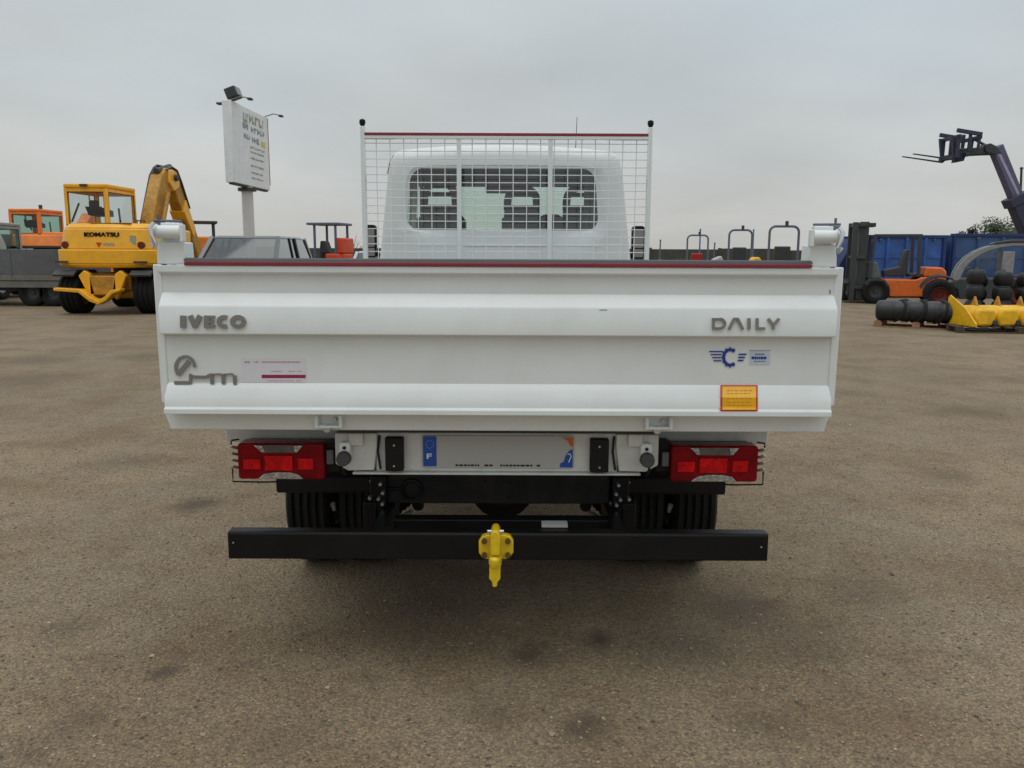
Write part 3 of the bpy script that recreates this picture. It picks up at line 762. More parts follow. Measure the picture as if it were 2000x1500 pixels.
# ---- tail lamps with wire guards
yl = 2.74
for s_, (a, b) in ((-1, (464, 633)), (1, (1311, 1481))):
    dy = 0 if s_ < 0 else 5
    lx = lambda p_: Xt(p_, 900, yl)
    lz = lambda p_: Zt(p_ , yl, a)
    o_ = lambda t: a + t * (b - a)
    L = MB().prism(roundrect(lx(a), lx(b), lz(936 + dy), lz(866 + dy), .012), yl, yl + .075, 'y').build('tail_lamp', 'lamp_red', truck, bevel=.006, seg=3)
    L['label'] = 'red rear lamp cluster with clear reversing lens'
    def piece(pts, m, name, d=.006):
        MB().prism([(lx(o_(x)), lz(y + dy)) for x, y in pts], yl - d, yl + .004, 'y').build(name, m, L, bevel=.002)
    piece([(.22, 868.5), (.75, 868.5), (.70, 884), (.29, 884)], 'lamp_smoke', 'indicator_lens')
    piece([(.20, 868.5), (.30, 868.5), (.33, 882), (.29, 883)], 'lamp_clear', 'lens_corner', .009)
    piece([(.66, 868.5), (.77, 868.5), (.70, 883), (.665, 882)], 'lamp_clear', 'lens_corner', .009)
    piece([(.32, 889), (.64, 889), (.64, 918), (.32, 918)], 'lamp_bright_red', 'brake_lens', .009)
    piece([(.07, 896), (.27, 896), (.27, 916), (.07, 916)], 'lamp_bright_red', 'side_lens', .007)
    piece([(.70, 894), (.88, 894), (.88, 916), (.70, 916)], 'lamp_bright_red', 'side_lens', .007)
    piece([(.23, 934.5), (.30, 925), (.42, 921), (.60, 921), (.70, 925), (.76, 934.5)], 'lamp_clear', 'reversing_lens', .008)
    MB().box((lx(a) + .012, yl + .077, lz(940 + dy)), (lx(b) - .012, yl + .11, lz(870 + dy))).build('lamp_housing', 'black_plastic', L)
    ox = a - 1 if s_ < 0 else b + 1
    gd = MB(); go = s_ * 15
    gx = lambda p_: lx(p_)
    # guard frame and its wire loops
    gd.tube([(gx(ox), yl + .03, lz(862 + dy)), (gx(ox + go), yl + .03, lz(864 + dy)), (gx(ox + go * .55), yl - .01, lz(866 + dy))], .0032, 6)
    gd.build('guard_top', 'black_steel', L, smooth=True)
    MB().tube([(gx(ox + go * .9), yl + .02, lz(918 + dy)), (gx(ox + go * .8), yl + .01, lz(942 + dy)), (gx(ox - s_ * 45), yl + .01, lz(943 + dy)), (gx(ox - s_ * 75), yl + .01, lz(942 + dy))], .003, 6).build('guard_frame', 'black_steel', L, smooth=True)
    for i in range(4):
        yy = 872 + i * 13 + dy
        MB().tube([(gx(ox), yl + .02, lz(yy + 5)), (gx(ox + go * .55), yl + .0, lz(yy)), (gx(ox + go * 1.0), yl + .02, lz(yy + 3)), (gx(ox + go * .95), yl + .05, lz(yy + 9)), (gx(ox + go * .4), yl + .06, lz(yy + 12))], .0042, 6).build('guard_wire', 'zinc', L, smooth=True)
    ix = b if s_ < 0 else a
    MB().box((lx(ix + s_ * 0), yl + .03, lz(925)), (lx(ix - s_ * 26), yl + .1, lz(868))).build('lamp_bracket', 'black_steel', L)
    MB().box((lx(ix - s_ * 3), yl + .01, lz(908 + dy)), (lx(ix - s_ * 17), yl + .028, lz(880 + dy))).build('connector', 'mid_grey', L, bevel=.003)

# ---- chassis, axle, mudguards
yc = 2.95
cm = MB().box((Xt(755, 955, yc), yc, Zt(984, yc)), (Xt(1191, 955, yc), yc + .05, Zt(924, yc))).build('cross_member', 'chassis_steel', truck, bevel=.004)
for px, py in ((948, 940), (948, 971), (995, 941), (995, 972)):
    MB().cyl((Xt(px, py, yc), yc - .003, Zt(py, yc)), (Xt(px, py, yc), yc + .002, Zt(py, yc)), .006, n=10).build('bolt', 'black_plastic', cm)
rn = MB(); rn.tube([(Xt(805 + 19 * math.cos(t), 955, yc), yc - .012, Zt(956 + 19 * math.sin(t), yc)) for t in np.linspace(0, 2 * math.pi, 17)[:-1]], .006, 6, True)
rn.cyl((Xt(740, 955, yc), yc - .012, Zt(954, yc)), (Xt(787, 955, yc), yc - .012, Zt(954, yc)), .005, n=8)
rn.build('towing_ring', 'black_steel', cm, smooth=True)
for s_ in (-1, 1):
    MB().box((XC + s_ * .40, yc + .052, .46), (XC + s_ * .47, 8.0, .60)).build('chassis_rail', 'chassis_steel', truck)
    hx = XC + s_ * sym(738, 1206, 960, yc)
    hb = MB().box((hx - .03, yc - .04, Zt(1010, yc)), (hx + .03, yc + .06, Zt(926, yc)))
    hb.box((hx + s_ * .005, yc - .05, Zt(1030, yc)), (hx + s_ * .055, yc + .02, Zt(975, yc)))
    hb = hb.build('spring_hanger', 'black_steel', truck, bevel=.004)
    for dx, py in ((-.012, 938), (-.02, 955), (.028, 965), (-.004, 966), (-.018, 976)):
        MB().cyl((hx + s_ * dx, yc - .065, Zt(py, yc)), (hx + s_ * dx, yc - .04, Zt(py, yc)), .0065, n=6).build('bolt', 'zinc', hb)
    sp = MB()
    for i in range(4):
        k = .62 - i * .13
        sp.strip([[(XC + s_ * .435 - .035, AXLE + t * k, .36 + .05 * (1 - (1 - abs(t)) ** 2) * (k / .6) - i * .016), (XC + s_ * .435 + .035, AXLE + t * k, .36 + .05 * (1 - (1 - abs(t)) ** 2) * (k / .6) - i * .016)] for t in np.linspace(-1, 1, 9)])
    sp.build('leaf_spring', 'chassis_steel', truck, smooth=True)
    # hoses, damper
    MB().cyl((hx - s_ * .1, yc + .15, .62), (hx - s_ * .06, AXLE - .15, .3), .028, n=12).build('damper', 'black_steel', truck, smooth=True)
    MB().tube([(hx + s_ * .03, yc - .02, .62), (hx - s_ * .05, yc + .02, .5), (hx - s_ * .02, yc + .1, .42), (hx - s_ * .08, yc + .3, .4)], .007, 6).build('hose', 'zinc', truck, smooth=True)
    # mudguard over the twin tyres
    x0 = XC + s_ * sym(540, 1414, 945, 3.28); x1 = XC + s_ * sym(752, 1200, 945, 3.28)
    rows = []
    zc_ = .345; rg = .46
    for t in np.linspace(14, 166, 17):
        rows.append((AXLE - rg * 1.02 * math.cos(rad(t)), zc_ + rg * math.sin(rad(t)) * 1.0))
    zb = Zt(960, 3.28)
    outer_ = [(3.27, zb)] + [(max(3.27, y), z) for y, z in rows if z > zb + .01]
    inner_ = [(y + (.012 if y < AXLE else -.012), z - .01) for y, z in outer_]
    MB().prism(outer_ + inner_[::-1], min(x0, x1), max(x0, x1), 'x').build('mudguard', 'black_plastic', truck, smooth=True)
    MB().box((min(x0, x1), 3.262, zb), (max(x0, x1), 3.292, Zt(931, 3.28))).build('mudguard_edge', 'black_plastic', truck, bevel=.004)
    # twin rear wheels
    xo = XC + s_ * (sym(560, 1390, 1000, 3.55) - .098)
    wheel(truck, (xo, AXLE, .345), .345, .195, grooves=4, n=40)
    wheel(truck, (xo - s_ * .235, AXLE, .345), .345, .195, grooves=4, n=40)
    MB().cyl((xo - s_ * .11, 3.50, Zt(985, 3.5)), (xo - s_ * .112, 3.52, Zt(1000, 3.5)), .012, .009, n=8).build('wheel_weight_tag', 'plate_white', truck)
    wheel(truck, (XC + s_ * .86, FRONT_AXLE, .345), .345, .2, grooves=4)
ax = MB().cyl((XC - .8, AXLE, .345), (XC + .8, AXLE, .345), .05, n=16)
ax.build('rear_axle', 'chassis_steel', truck, smooth=True)
MB().lathe([(-.16, .001), (-.15, .07), (-.07, .15), (.03, .17), (.12, .12), (.2, .06), (.2, .001)], (XC, AXLE, .36), 20, 'y').build('differential', 'chassis_steel', truck, smooth=True)
MB().cyl((XC, AXLE + .2, .4), (XC, 6.6, .55), .04, n=10).build('drive_shaft', 'chassis_steel', truck)
MB().box((XC - .8, FRONT_AXLE - .05, .3), (XC + .8, FRONT_AXLE + .05, .38)).build('front_axle', 'chassis_steel', truck)

# ---- underrun bumper and tow hitch
yb = 2.60
hb0 = sym(443, 1499, 1065, yb)
bz0, bz1 = Zt(1094, yb), Zt(1041, yb)
bp_ = MB().prism([(yb, bz0), (yb, bz1 - .006), (yb + .006, bz1), (yb + .05, bz1), (yb + .05, bz0)], XC - hb0, XC + hb0, 'x').build('underrun_bar', 'black_steel', truck, bevel=.005, seg=3)
bp_['label'] = 'black steel rear underrun bar'
for px in (456, 1487):
    MB().cyl((Xt(px, 1063, yb), yb - .0025, Zt(1062 if px < 900 else 1066, yb)), (Xt(px, 1063, yb), yb + .002, Zt(1062 if px < 900 else 1066, yb)), .003, n=8).build('rivet', 'zinc', bp_)
for s_ in (-1, 1):
    MB().box((XC + s_ * .39, yb + .052, bz0 + .004), (XC + s_ * .43, yb + .45, bz1 - .01)).build('bar_arm', 'black_steel', bp_)
    MB().box((XC + s_ * .395, yb + .40, bz0 + .02), (XC + s_ * .425, yb + .46, .56)).build('bar_hanger', 'black_steel', bp_)
cross = MB().box((Xt(770, 1020, 2.8), 2.78, Zt(1030, 2.8)), (Xt(1200, 1020, 2.8), 2.84, Zt(1012, 2.8))).build('hitch_beam', 'black_steel', truck, bevel=.004)
MB().box((Xt(1057, 1032, 2.7), 2.655, bz1 + .001), (Xt(1107, 1032, 2.7), 2.70, bz1 + .010)).build('type_plate', 'plate_white', bp_)
yh = 2.57
def hp(px, py): return (Xt(px, py, yh), P(px, py, yh).z)
oct_ = [(935, 1058), (942, 1048), (950, 1045), (988, 1045), (997, 1048), (1003, 1057), (1003, 1080), (996, 1089), (988, 1093), (950, 1093), (942, 1090), (935, 1080)]
hit = MB().prism([hp(*p_) for p_ in oct_], yh, yh + .028, 'y').build('tow_hitch', 'hitch_yellow', truck, bevel=.005, seg=3)
hit['label'] = 'yellow tow hitch with pin and jaw'
for px in (946, 992):
    for py in (1056, 1083):
        MB().cyl((*[hp(px, py)[0]], yh - .012, hp(px, py)[1]), (hp(px, py)[0], yh, hp(px, py)[1]), .0095, n=6).build('bolt', 'bolt_brown', hit)
jaw = MB()
jaw.prism([hp(959, 1070), hp(959, 1032), hp(963, 1022), hp(974, 1022), hp(978, 1032), hp(978, 1070)], yh - .075, yh + .002, 'y')
jaw.build('jaw', 'hitch_yellow', hit, bevel=.006, seg=3)
MB().lathe([(-.022, .001), (-.02, .014), (-.006, .02), (.008, .019), (.016, .012), (.018, .001)], (hp(967, 1082)[0], yh - .06, hp(967, 1082)[1]), 20, 'z').build('ball', 'hitch_yellow', hit, smooth=True)
MB().box((hp(956, 1090)[0], yh - .05, hp(970, 1095)[1]), (hp(980, 1090)[0], yh - .001, hp(970, 1086)[1] + .01)).build('lower_jaw', 'hitch_yellow', hit, bevel=.004)
MB().prism([hp(957, 1092), hp(978, 1092), hp(978, 1118), hp(973, 1123), hp(971, 1133), hp(963, 1133), hp(961, 1122), hp(956, 1118)], yh - .06, yh - .03, 'y').build('pin', 'hitch_yellow', hit, bevel=.004, seg=3)
MB().cyl((hp(953, 1030)[0], yh - .04, hp(953, 1030)[1]), (hp(984, 1030)[0], yh - .04, hp(984, 1030)[1]), .006, n=10).build('cross_pin', 'zinc', hit)

# ---- headboard with wire mesh
YH = 5.60
hbx = sym(708, 1266, 400, YH)
XH = XC
ztop = P(986, 264, YH).z
zbase = zf
posts = MB()
hbd = MB().box((XH - hbx, YH - .015, ztop - .028), (XH + hbx, YH + .025, ztop - .006)).build('headboard', 'white_paint', truck, bevel=.003)
hbd['label'] = 'white headboard frame with wire mesh and a dark red top strip'
MB().box((XH - hbx + .015, YH - .017, ztop - .0055), (XH + hbx - .015, YH + .027, ztop + .012)).build('red_strip', 'red_tape', hbd, bevel=.002)
for s_ in (-1, 1):
    p0 = MB().box((XH + s_ * (hbx - .006) - .014, YH - .02, zbase), (XH + s_ * (hbx - .006) + .014, YH + .03, P(986, 248, YH).z)).build('post', 'white_paint', hbd, bevel=.004)
    zc = P(986, 239, YH).z
    MB().lathe([(-.03, .001), (-.028, .012), (-.008, .021), (.012, .019), (.02, .001)], (XH + s_ * (hbx - .006), YH, zc), 14, 'z').build('post_cap', 'black_plastic', p0, smooth=True)
for px in (897, 1074):
    x = P(px, 400, YH).x
    MB().box((x - .015, YH - .012, zbase), (x + .015, YH + .018, ztop - .028)).build('stile', 'white_paint', hbd, bevel=.003)
wires = MB()
nx = 21
for i in range(1, nx):
    x = XH - hbx + 2 * hbx * i / nx
    wires.cyl((x, YH + .022, zbase + .02), (x, YH + .022, ztop - .02), .0032, n=6, caps=False)
nz = int((ztop - zbase) / .05)
for i in range(1, nz):
    z = zbase + (ztop - zbase) * i / nz
    wires.cyl((XH - hbx, YH + .0275, z), (XH + hbx, YH + .0275, z), .0029, n=6, caps=False)
wires.build('wire_mesh', 'mesh_white', hbd, smooth=True)
MB().box((XH - hbx, YH - .015, zbase), (XH + hbx, YH + .02, zbase + .28)).build('lower_panel', 'white_paint', hbd, bevel=.004)

# ---- cab
YCAB = 5.78
CX = XC - .008
cab = MB()
sil = [(742, 501), (746, 465), (750, 427), (753, 380), (756, 334), (760, 314), (767, 301), (782, 292.5), (820, 288), (866, 284.5), (925, 282.3), (984, 281.5), (1040, 282.5), (1083, 284.5), (1140, 288.5), (1191, 293), (1204, 299), (1212, 310), (1219, 349), (1224, 388), (1229, 427), (1232, 465), (1235, 501)]
# outline of the rear wall, mirrored about the centre line so that it is even
O = [P(a, b, YCAB) for a, b in sil]
O = [(p_.x, p_.z) for p_ in O]
n_ = len(O); xm = (O[0][0] + O[-1][0]) / 2
O = [((O[i][0] - xm - (O[n_ - 1 - i][0] - xm)) / 2 + CX, (O[i][1] + O[n_ - 1 - i][1]) / 2) for i in range(n_)]
lowz = .62
O = [(O[0][0] - .05, lowz), (O[0][0] - .045, 1.05), (O[0][0] - .03, 1.25)] + O + [(O[-1][0] + .03, 1.25), (O[-1][0] + .045, 1.05), (O[-1][0] + .05, lowz)]
WX0, WX1 = P(801, 390, YCAB).x, P(1170, 390, YCAB).x
WZ0, WZ1 = P(985, 449, YCAB).z, P(985, 331, YCAB).z
wcx = (WX0 + WX1) / 2; WX0 += CX - wcx; WX1 += CX - wcx
WX0 -= .012; WX1 += .012
win = roundrect(WX0, WX1, WZ0, WZ1, .085, 8)
# slightly narrower towards the top
win = [((x - XC - .01) * (1 - .05 * (z - WZ0) / (WZ1 - WZ0)) + CX, z + .02 * (1 - ((x - XC) / .65) ** 2) * (z > (WZ0 + WZ1) / 2)) for x, z in win]
def resample_by_angle(poly, c, angs):
    """points where rays from c cross a closed outline"""
    out = []
    m = len(poly)
    for a in angs:
        d = (math.cos(a), math.sin(a)); best = None
        for i in range(m):
            p0, p1 = poly[i], poly[(i + 1) % m]
            ex, ez = p1[0] - p0[0], p1[1] - p0[1]
            den = d[0] * ez - d[1] * ex
            if abs(den) < 1e-9: continue
            fx, fz = p0[0] - c[0], p0[1] - c[1]
            t = (fx * ez - fz * ex) / den; u = (fx * d[1] - fz * d[0]) / den
            if t > 0 and -1e-6 <= u <= 1 + 1e-6 and (best is None or t > best): best = t
        out.append((c[0] + d[0] * best, c[1] + d[1] * best))
    return out
cc_ = (CX, (WZ0 + WZ1) / 2)
angs = sorted(set([round(math.atan2(p_[1] - cc_[1], p_[0] - cc_[0]), 4) for p_ in O + win]))
oo = resample_by_angle(O, cc_, angs); ww = resample_by_angle(win, cc_, angs)
rings = []
def lerp2(a, b, t): return (a[0] + (b[0] - a[0]) * t, a[1] + (b[1] - a[1]) * t)
for t, dy in ((0, .06), (.03, .02), (.10, .0), (.55, -.02), (.86, -.022), (.9, -.014), (.99, -.012), (1.0, .004)):
    rings.append([(*lerp2(o_, w_, t)[:1], YCAB + dy, lerp2(o_, w_, t)[1]) for o_, w_ in zip(oo, ww)])
mb = MB(); m_ = len(angs)
vs = [p_ for r in rings for p_ in r]
mb.add(vs, [(i * m_ + k, i * m_ + (k + 1) % m_, (i + 1) * m_ + (k + 1) % m_, (i + 1) * m_ + k) for i in range(len(rings) - 1) for k in range(m_)])
cabroot = mb.build('cab', 'cab_white', truck, smooth=True, angle=50)
cabroot['label'] = 'white rounded driver cab with a wide rear window'
gl = MB(); gl.add([(x, YCAB + .008, z) for x, z in ww], [tuple(range(m_))]); gl.build('rear_window', 'glass_cab', cabroot)
# pressing line below the window
MB().tube([(XC - .62, YCAB - .018, P(985, 480, YCAB).z), (XC + .64, YCAB - .018, P(985, 480, YCAB).z)], .006, 8).build('swage', 'cab_white', cabroot, smooth=True)
# body shell: roof and sides lofted forward from the rear outline
top = [p_ for p_ in O]
def shell(y, sx, dz, x_off=0): return [((x - XC - .01) * sx + CX, y, lowz + (z - lowz) * dz) for x, z in top]
st_ = [(YCAB + .035, .985, .994), (YCAB + .07, .998, 1.0), (YCAB + .15, 1.0, 1.010), (YCAB + .6, 1.02, 1.02), (YCAB + 1.0, 1.02, 1.015), (YCAB + 1.22, 1.01, .985)]
rows = [shell(*s__) for s__ in st_]
iroof = [i for i, p_ in enumerate(top) if p_[1] > P(985, 362, YCAB).z]
rf = MB().strip([[r[i] for i in iroof] for r in rows]).build('roof', 'cab_white', cabroot, smooth=True, angle=60)
MB().strip([[((r[i][0] - CX) * .965 + CX, r[i][1] + .02, r[i][2] - .04) for i in iroof] for r in rows]).build('headliner', 'headliner', rf, smooth=True)
an = P(1125, 258, YCAB + .9); MB().cyl((an.x, YCAB + .95, rows[4][len(top) // 2][2] - .03), (an.x + .01, YCAB + .95, P(1126, 228, YCAB + .95).z), .0035, .002, n=6).build('aerial', 'black_plastic', rf)
xb = .97
for s_ in (-1, 1):
    XD = lambda z: CX + s_ * float(np.interp(z, (.5, 1.1, 1.25, 1.42, 1.9, 2.15), (.93, .93, .89, .855, .80, .755)))
    door = MB()
    door.strip([[(XD(z), y, z) for y in (YCAB + .12, YCAB + .6, YCAB + 1.2, YCAB + 1.75)] for z in (.55, .8, 1.15, 1.30)])
    door = door.build('door', 'cab_white', cabroot, smooth=True)
    gw = MB().add([(XD(1.31) - s_ * .01, YCAB + .2, 1.31), (XD(1.31) - s_ * .01, YCAB + 1.62, 1.31), (XD(2.0) - s_ * .015, YCAB + 1.15, 2.02), (XD(2.0) - s_ * .015, YCAB + .22, 2.02)], [(0, 1, 2, 3)]).build('side_window', 'glass_cab', door)
    MB().bar((XD(1.3), YCAB + .13, 1.28), (XD(2.08), YCAB + .12, 2.10), .03, .13, (0, 1, 0)).build('pillar', 'cab_white', cabroot)
    MB().bar((XD(1.3), YCAB + 1.74, 1.28), (XD(2.1) - s_ * .02, YCAB + 1.2, 2.10), .05, .09, (0, 1, 0)).build('pillar', 'cab_white', cabroot)
    MB().prism([(YCAB + .05, lowz), (YCAB + 1.2, lowz), (YCAB + 1.3, .75), (YCAB + 1.5, .82), (YCAB + 1.8, .75), (YCAB + 1.9, .45), (YCAB + 2.3, .45), (YCAB + 2.45, .9), (YCAB + 1.8, 1.22), (YCAB + 1.76, .57), (YCAB + .1, .57)], XC + s_ * .93, XC + s_ * .975, 'x').build('wing', 'cab_white', cabroot)
    # door mirror: dark housing with two glasses
    mx_ = P(722 if s_ < 0 else 1247, 470, 7.05).x
    mz0, mz1 = P(985, 504, 7.05).z, P(985, 440, 7.05).z
    hw_ = .052
    mr_ = MB().prism(roundrect(mx_ - hw_, mx_ + hw_, mz0, mz1, .025), 7.05, 7.13, 'y').build('door_mirror', 'black_plastic', cabroot, bevel=.006)
    MB().prism(roundrect(mx_ - hw_ + .01, mx_ + hw_ - .01, mz0 + .09, mz1 - .03, .012), 7.044, 7.0495, 'y').build('mirror_glass', 'glass_mirror', mr_)
    MB().prism(roundrect(mx_ - hw_ + .01, mx_ + hw_ - .01, mz0 + .012, mz0 + .08, .012), 7.044, 7.0495, 'y').build('mirror_glass', 'glass_mirror', mr_)
    MB().tube([(mx_, 7.09, mz0 + .05), (XC + s_ * .98, 7.1, mz0 - .02)], .018, 8).build('mirror_arm', 'black_plastic', mr_)
MB().add([(XC - .86, YCAB + 1.76, 1.22), (XC + .88, YCAB + 1.76, 1.22), (XC + .78, YCAB + 1.2, 2.09), (XC - .76, YCAB + 1.2, 2.09)], [(0, 1, 2, 3)]).build('windscreen', 'glass_cab', cabroot)
MB().prism([(YCAB + 1.78, 1.215), (YCAB + 2.4, .95), (YCAB + 2.46, .45), (YCAB + 1.78, .45)], XC - .92, XC + .94, 'x').build('bonnet', 'cab_white', cabroot, bevel=.05, seg=4)
MB().box((XC - .9, YCAB + .1, .56), (XC + .92, YCAB + 1.76, .66)).build('floor_pan', 'cab_trim', cabroot)
dash = MB().prism([(YCAB + 1.25, .67), (YCAB + 1.25, 1.05), (YCAB + 1.36, 1.17), (YCAB + 1.72, 1.2), (YCAB + 1.75, .67)], XC - .87, XC + .89, 'x').build('dashboard', 'cab_trim', cabroot, bevel=.02)
MB().tube([(XC - .45 + .19 * math.cos(t), YCAB + 1.12 + .06 * math.sin(t), 1.16 + .17 * math.sin(t)) for t in np.linspace(0, 2 * math.pi, 25)[:-1]], .014, 8, True).build('steering_wheel', 'black_plastic', dash, smooth=True)
YS = 6.35
def seat(px0, px1, pytop, name, lean=.08):
    x0, x1 = P(px0, 400, YS).x, P(px1, 400, YS).x
    zt_ = P(985, pytop, YS).z; xc_ = (x0 + x1) / 2; hw_ = (x1 - x0) / 2
    zs = P(985, 397, YS).z            # shoulder of the backrest
    outer = []
    for t in np.linspace(0, math.pi, 15): outer.append((xc_ + hw_ * .96 * math.cos(t), zs + (zt_ - zs) * math.sin(t) ** .75))
    sh = hw_ * 1.18
    body = [(xc_ - sh, .75), (xc_ + sh, .75), (xc_ + sh * 1.1, 1.35), (xc_ + sh, zs - .06), (xc_ + hw_ * .96, zs - .012), (xc_ - hw_ * .96, zs - .012), (xc_ - sh, zs - .06), (xc_ - sh * 1.1, 1.35)]
    s0 = MB().prism(body, YS, YS + .12, 'y').build('seat', 'seat_fabric', cabroot, bevel=.03, seg=3)
    # open headrest: an arch with a cross bar
    h = MB()
    pts = [(x, YS + .06, z) for x, z in outer]
    h.tube([(pts[0][0], YS + .06, zs - .05)] + pts + [(pts[-1][0], YS + .06, zs - .05)], .030, 8)
    h.build('headrest', 'seat_fabric', s0, smooth=True)
    MB().prism(roundrect(xc_ - hw_ * .95, xc_ + hw_ * .95, P(985, 383, YS).z, P(985, 375, YS).z, .012), YS + .03, YS + .09, 'y').build('headrest_bar', 'seat_fabric', s0, smooth=True)
    MB().prism(roundrect(xc_ - hw_ * .62, xc_ + hw_ * .62, P(985, 367, YS).z, zt_ - .005, .012), YS + .03, YS + .09, 'y').build('headrest_pad', 'seat_fabric', s0, smooth=True)
    MB().box((xc_ - sh, YS + .1, .75), (xc_ + sh, YS + .6, .95)).build('cushion', 'seat_fabric', s0, bevel=.04)
seat(826, 890, 354, 'driver')
seat(990, 1050, 367, 'middle')
seat(1106, 1168, 364, 'outer')
pz_ = P(985, 362, YS + .8)
MB().box((P(948, 365, 7.0).x, 6.95, P(985, 378, 7.0).z), (P(1028, 365, 7.0).x, 7.0, P(985, 340, 7.0).z)).build('interior_mirror', 'cab_trim', cabroot, bevel=.01)
MB().box((XC - .76, 6.72, P(985, 361, 6.72).z), (XC + .74, 6.95, P(985, 322, 6.72).z)).build('overhead_shelf', 'headliner', cabroot, bevel=.02)
MB().prism([(P(980, 400, 6.36).x, 1.0), (P(1174, 400, 6.36).x, 1.0), (P(1174, 400, 6.36).x, P(985, 424, 6.36).z), (P(1100, 400, 6.36).x, P(985, 424, 6.36).z), (P(1090, 400, 6.36).x, P(985, 418, 6.36).z), (P(1062, 400, 6.36).x, P(985, 418, 6.36).z), (P(1055, 400, 6.36).x, P(985, 424, 6.36).z), (P(980, 400, 6.36).x, P(985, 424, 6.36).z)], 6.36, 6.46, 'y').build('bench_back', 'seat_fabric', cabroot, bevel=.02)
MB().prism([(P(808, 400, 6.36).x, 1.0), (P(914, 400, 6.36).x, 1.0), (P(908, 400, 6.36).x, P(985, 430, 6.36).z), (P(897, 400, 6.36).x, P(985, 416, 6.36).z), (P(808, 400, 6.36).x, P(985, 424, 6.36).z)], 6.48, 6.56, 'y').build('seat_side', 'seat_fabric', cabroot, bevel=.02)
for s_ in (-1, 1):
    MB().box((XC + s_ * .56 + .01 - .03, YCAB + .02, WZ0 - .02), (XC + s_ * .63 + .03, YCAB + .08, WZ1)).build('inner_trim', 'cab_trim', cabroot, bevel=.015)

# ================================================================== LEFT: EXCAVATORS, TRAILER, SIGN
def cab_frame(parent, x0, x1, y0, y1, z0, z1, m, gm_, post=.07, lean=.0, name='operator_cab', roofm=None):
    """glazed cab: pillars, roof, panes"""
    c = MB()
    for x in (x0 + post / 2, x1 - post / 2):
        for y in (y0 + post / 2, y1 - post / 2):
            c.box((x - post / 2, y - post / 2, z0), (x + post / 2, y + post / 2, z1))
    c.box((x0, y0, z0), (x1, y1, z0 + .08))
    for y in (y0, y1 - post): c.box((x0 + post, y + .004, z1 - .09), (x1 - post, y + post - .004, z1 - .002))
    for x in (x0, x1 - post): c.box((x + .004, y0 + post, z1 - .09), (x + post - .004, y1 - post, z1 - .002))
    c = c.build(name, m, parent, bevel=.012)
    MB().prism(roundrect(x0 - .02, x1 + .02, y0 - .02, y1 + .02, .09, 4), z1, z1 + .10, 'z').build('roof', roofm or m, c, bevel=.03, seg=3)
    g = .01
    for k, pts in enumerate(([(x0 + post, y0 + g, z0 + .08), (x1 - post, y0 + g, z0 + .08), (x1 - post, y0 + g, z1 - .09), (x0 + post, y0 + g, z1 - .09)],
                [(x0 + post, y1 - g, z0 + .08), (x1 - post, y1 - g, z0 + .08), (x1 - post, y1 - g, z1 - .09), (x0 + post, y1 - g, z1 - .09)],
                [(x0 + g, y0 + post, z0 + .08), (x0 + g, y1 - post, z0 + .08), (x0 + g, y1 - post, z1 - .09), (x0 + g, y0 + post, z1 - .09)],
                [(x1 - g, y0 + post, z0 + .08), (x1 - g, y1 - post, z0 + .08), (x1 - g, y1 - post, z1 - .09), (x1 - g, y0 + post, z1 - .09)])):
        MB().add(pts, [(0, 1, 2, 3)]).build('window', gm_, c)
        # rubber seal round the pane
        a, b, d, e = [Vector(q) for q in pts]
        MB().tube([a, b, d, e], .013, 5, True).build('window_seal', 'dark_grey', c)
    s = MB(); xm_, ym_ = (x0 + x1) / 2, y0 + .42
    s.prism([(ym_ - .08, z0 + .5), (ym_ + .05, z0 + .3), (ym_ + .5, z0 + .28), (ym_ + .5, z0 + .42), (ym_ + .08, z0 + .48), (ym_ + .02, z1 - .5), (ym_ - .06, z1 - .45)], xm_ - .2, xm_ + .2, 'x')
    s.prism(roundrect(xm_ - .11, xm_ + .11, z1 - .46, z1 - .26, .05), ym_ - .07, ym_ + .0, 'y')
    s.build('seat', 'cab_trim', c, bevel=.02)
    MB().tube([(xm_ + .25, y1 - .35, z0 + .05), (xm_ + .25, y1 - .4, z0 + .5)], .025, 6).build('lever', 'dark_grey', c)
    return c

EX = P(209, 500, 19.35)
exc = thing('wheeled_excavator', 'yellow wheeled excavator seen from behind with raised boom and dark counterweight lamps', 'excavator', (EX.x, 20.75, 0))
ch = MB().box((-.5, -1.35, .55), (.5, 1.5, .95)); ch.box((-.32, -1.7, .45), (.32, -1.35, .9))
ch.build('chassis', 'digger_dark', exc, bevel=.03)
MB().prism([(-1.0, .63), (-.40, .60), (-.18, .42), (0, .34), (.16, .44), (.30, .58), (.52, .62), (.52, .56), (.34, .50), (.18, .34), (0, .25), (-.2, .32), (-.44, .52), (-1.0, .56)], -1.98, -1.72, 'y').build('stabiliser', 'digger_yellow', exc, bevel=.015)
for s_ in (-1, 1):
    MB().prism([(s_ * .28, .35), (s_ * .42, .6), (s_ * .55, .9), (s_ * .42, 1.02), (s_ * .3, .95), (s_ * .2, .5)], -1.7, -1.55, 'y').build('stabiliser_leg', 'digger_yellow', exc, bevel=.015)
    for y in (-1.15, 1.3):
        wheel(exc, (s_ * .88, y, .48), .48, .5, grooves=3, rim='digger_dark', n=28)
    MB().prism([(-1.75, .92), (-1.6, 1.02), (-.7, 1.02), (-.55, .9), (-.58, .86), (-.72, .97), (-1.58, .97), (-1.72, .88)], s_ * .64, s_ * 1.13, 'x').build('fender', 'dark_grey', exc)
for y in (-1.15, 1.3): MB().cyl((-.8, y, .48), (.8, y, .48), .13, n=14).build('axle', 'digger_dark', exc, smooth=True)
MB().cyl((0, 0, .96), (0, 0, 1.12), .5, n=28).build('slew_ring', 'dark_grey', exc, smooth=True)
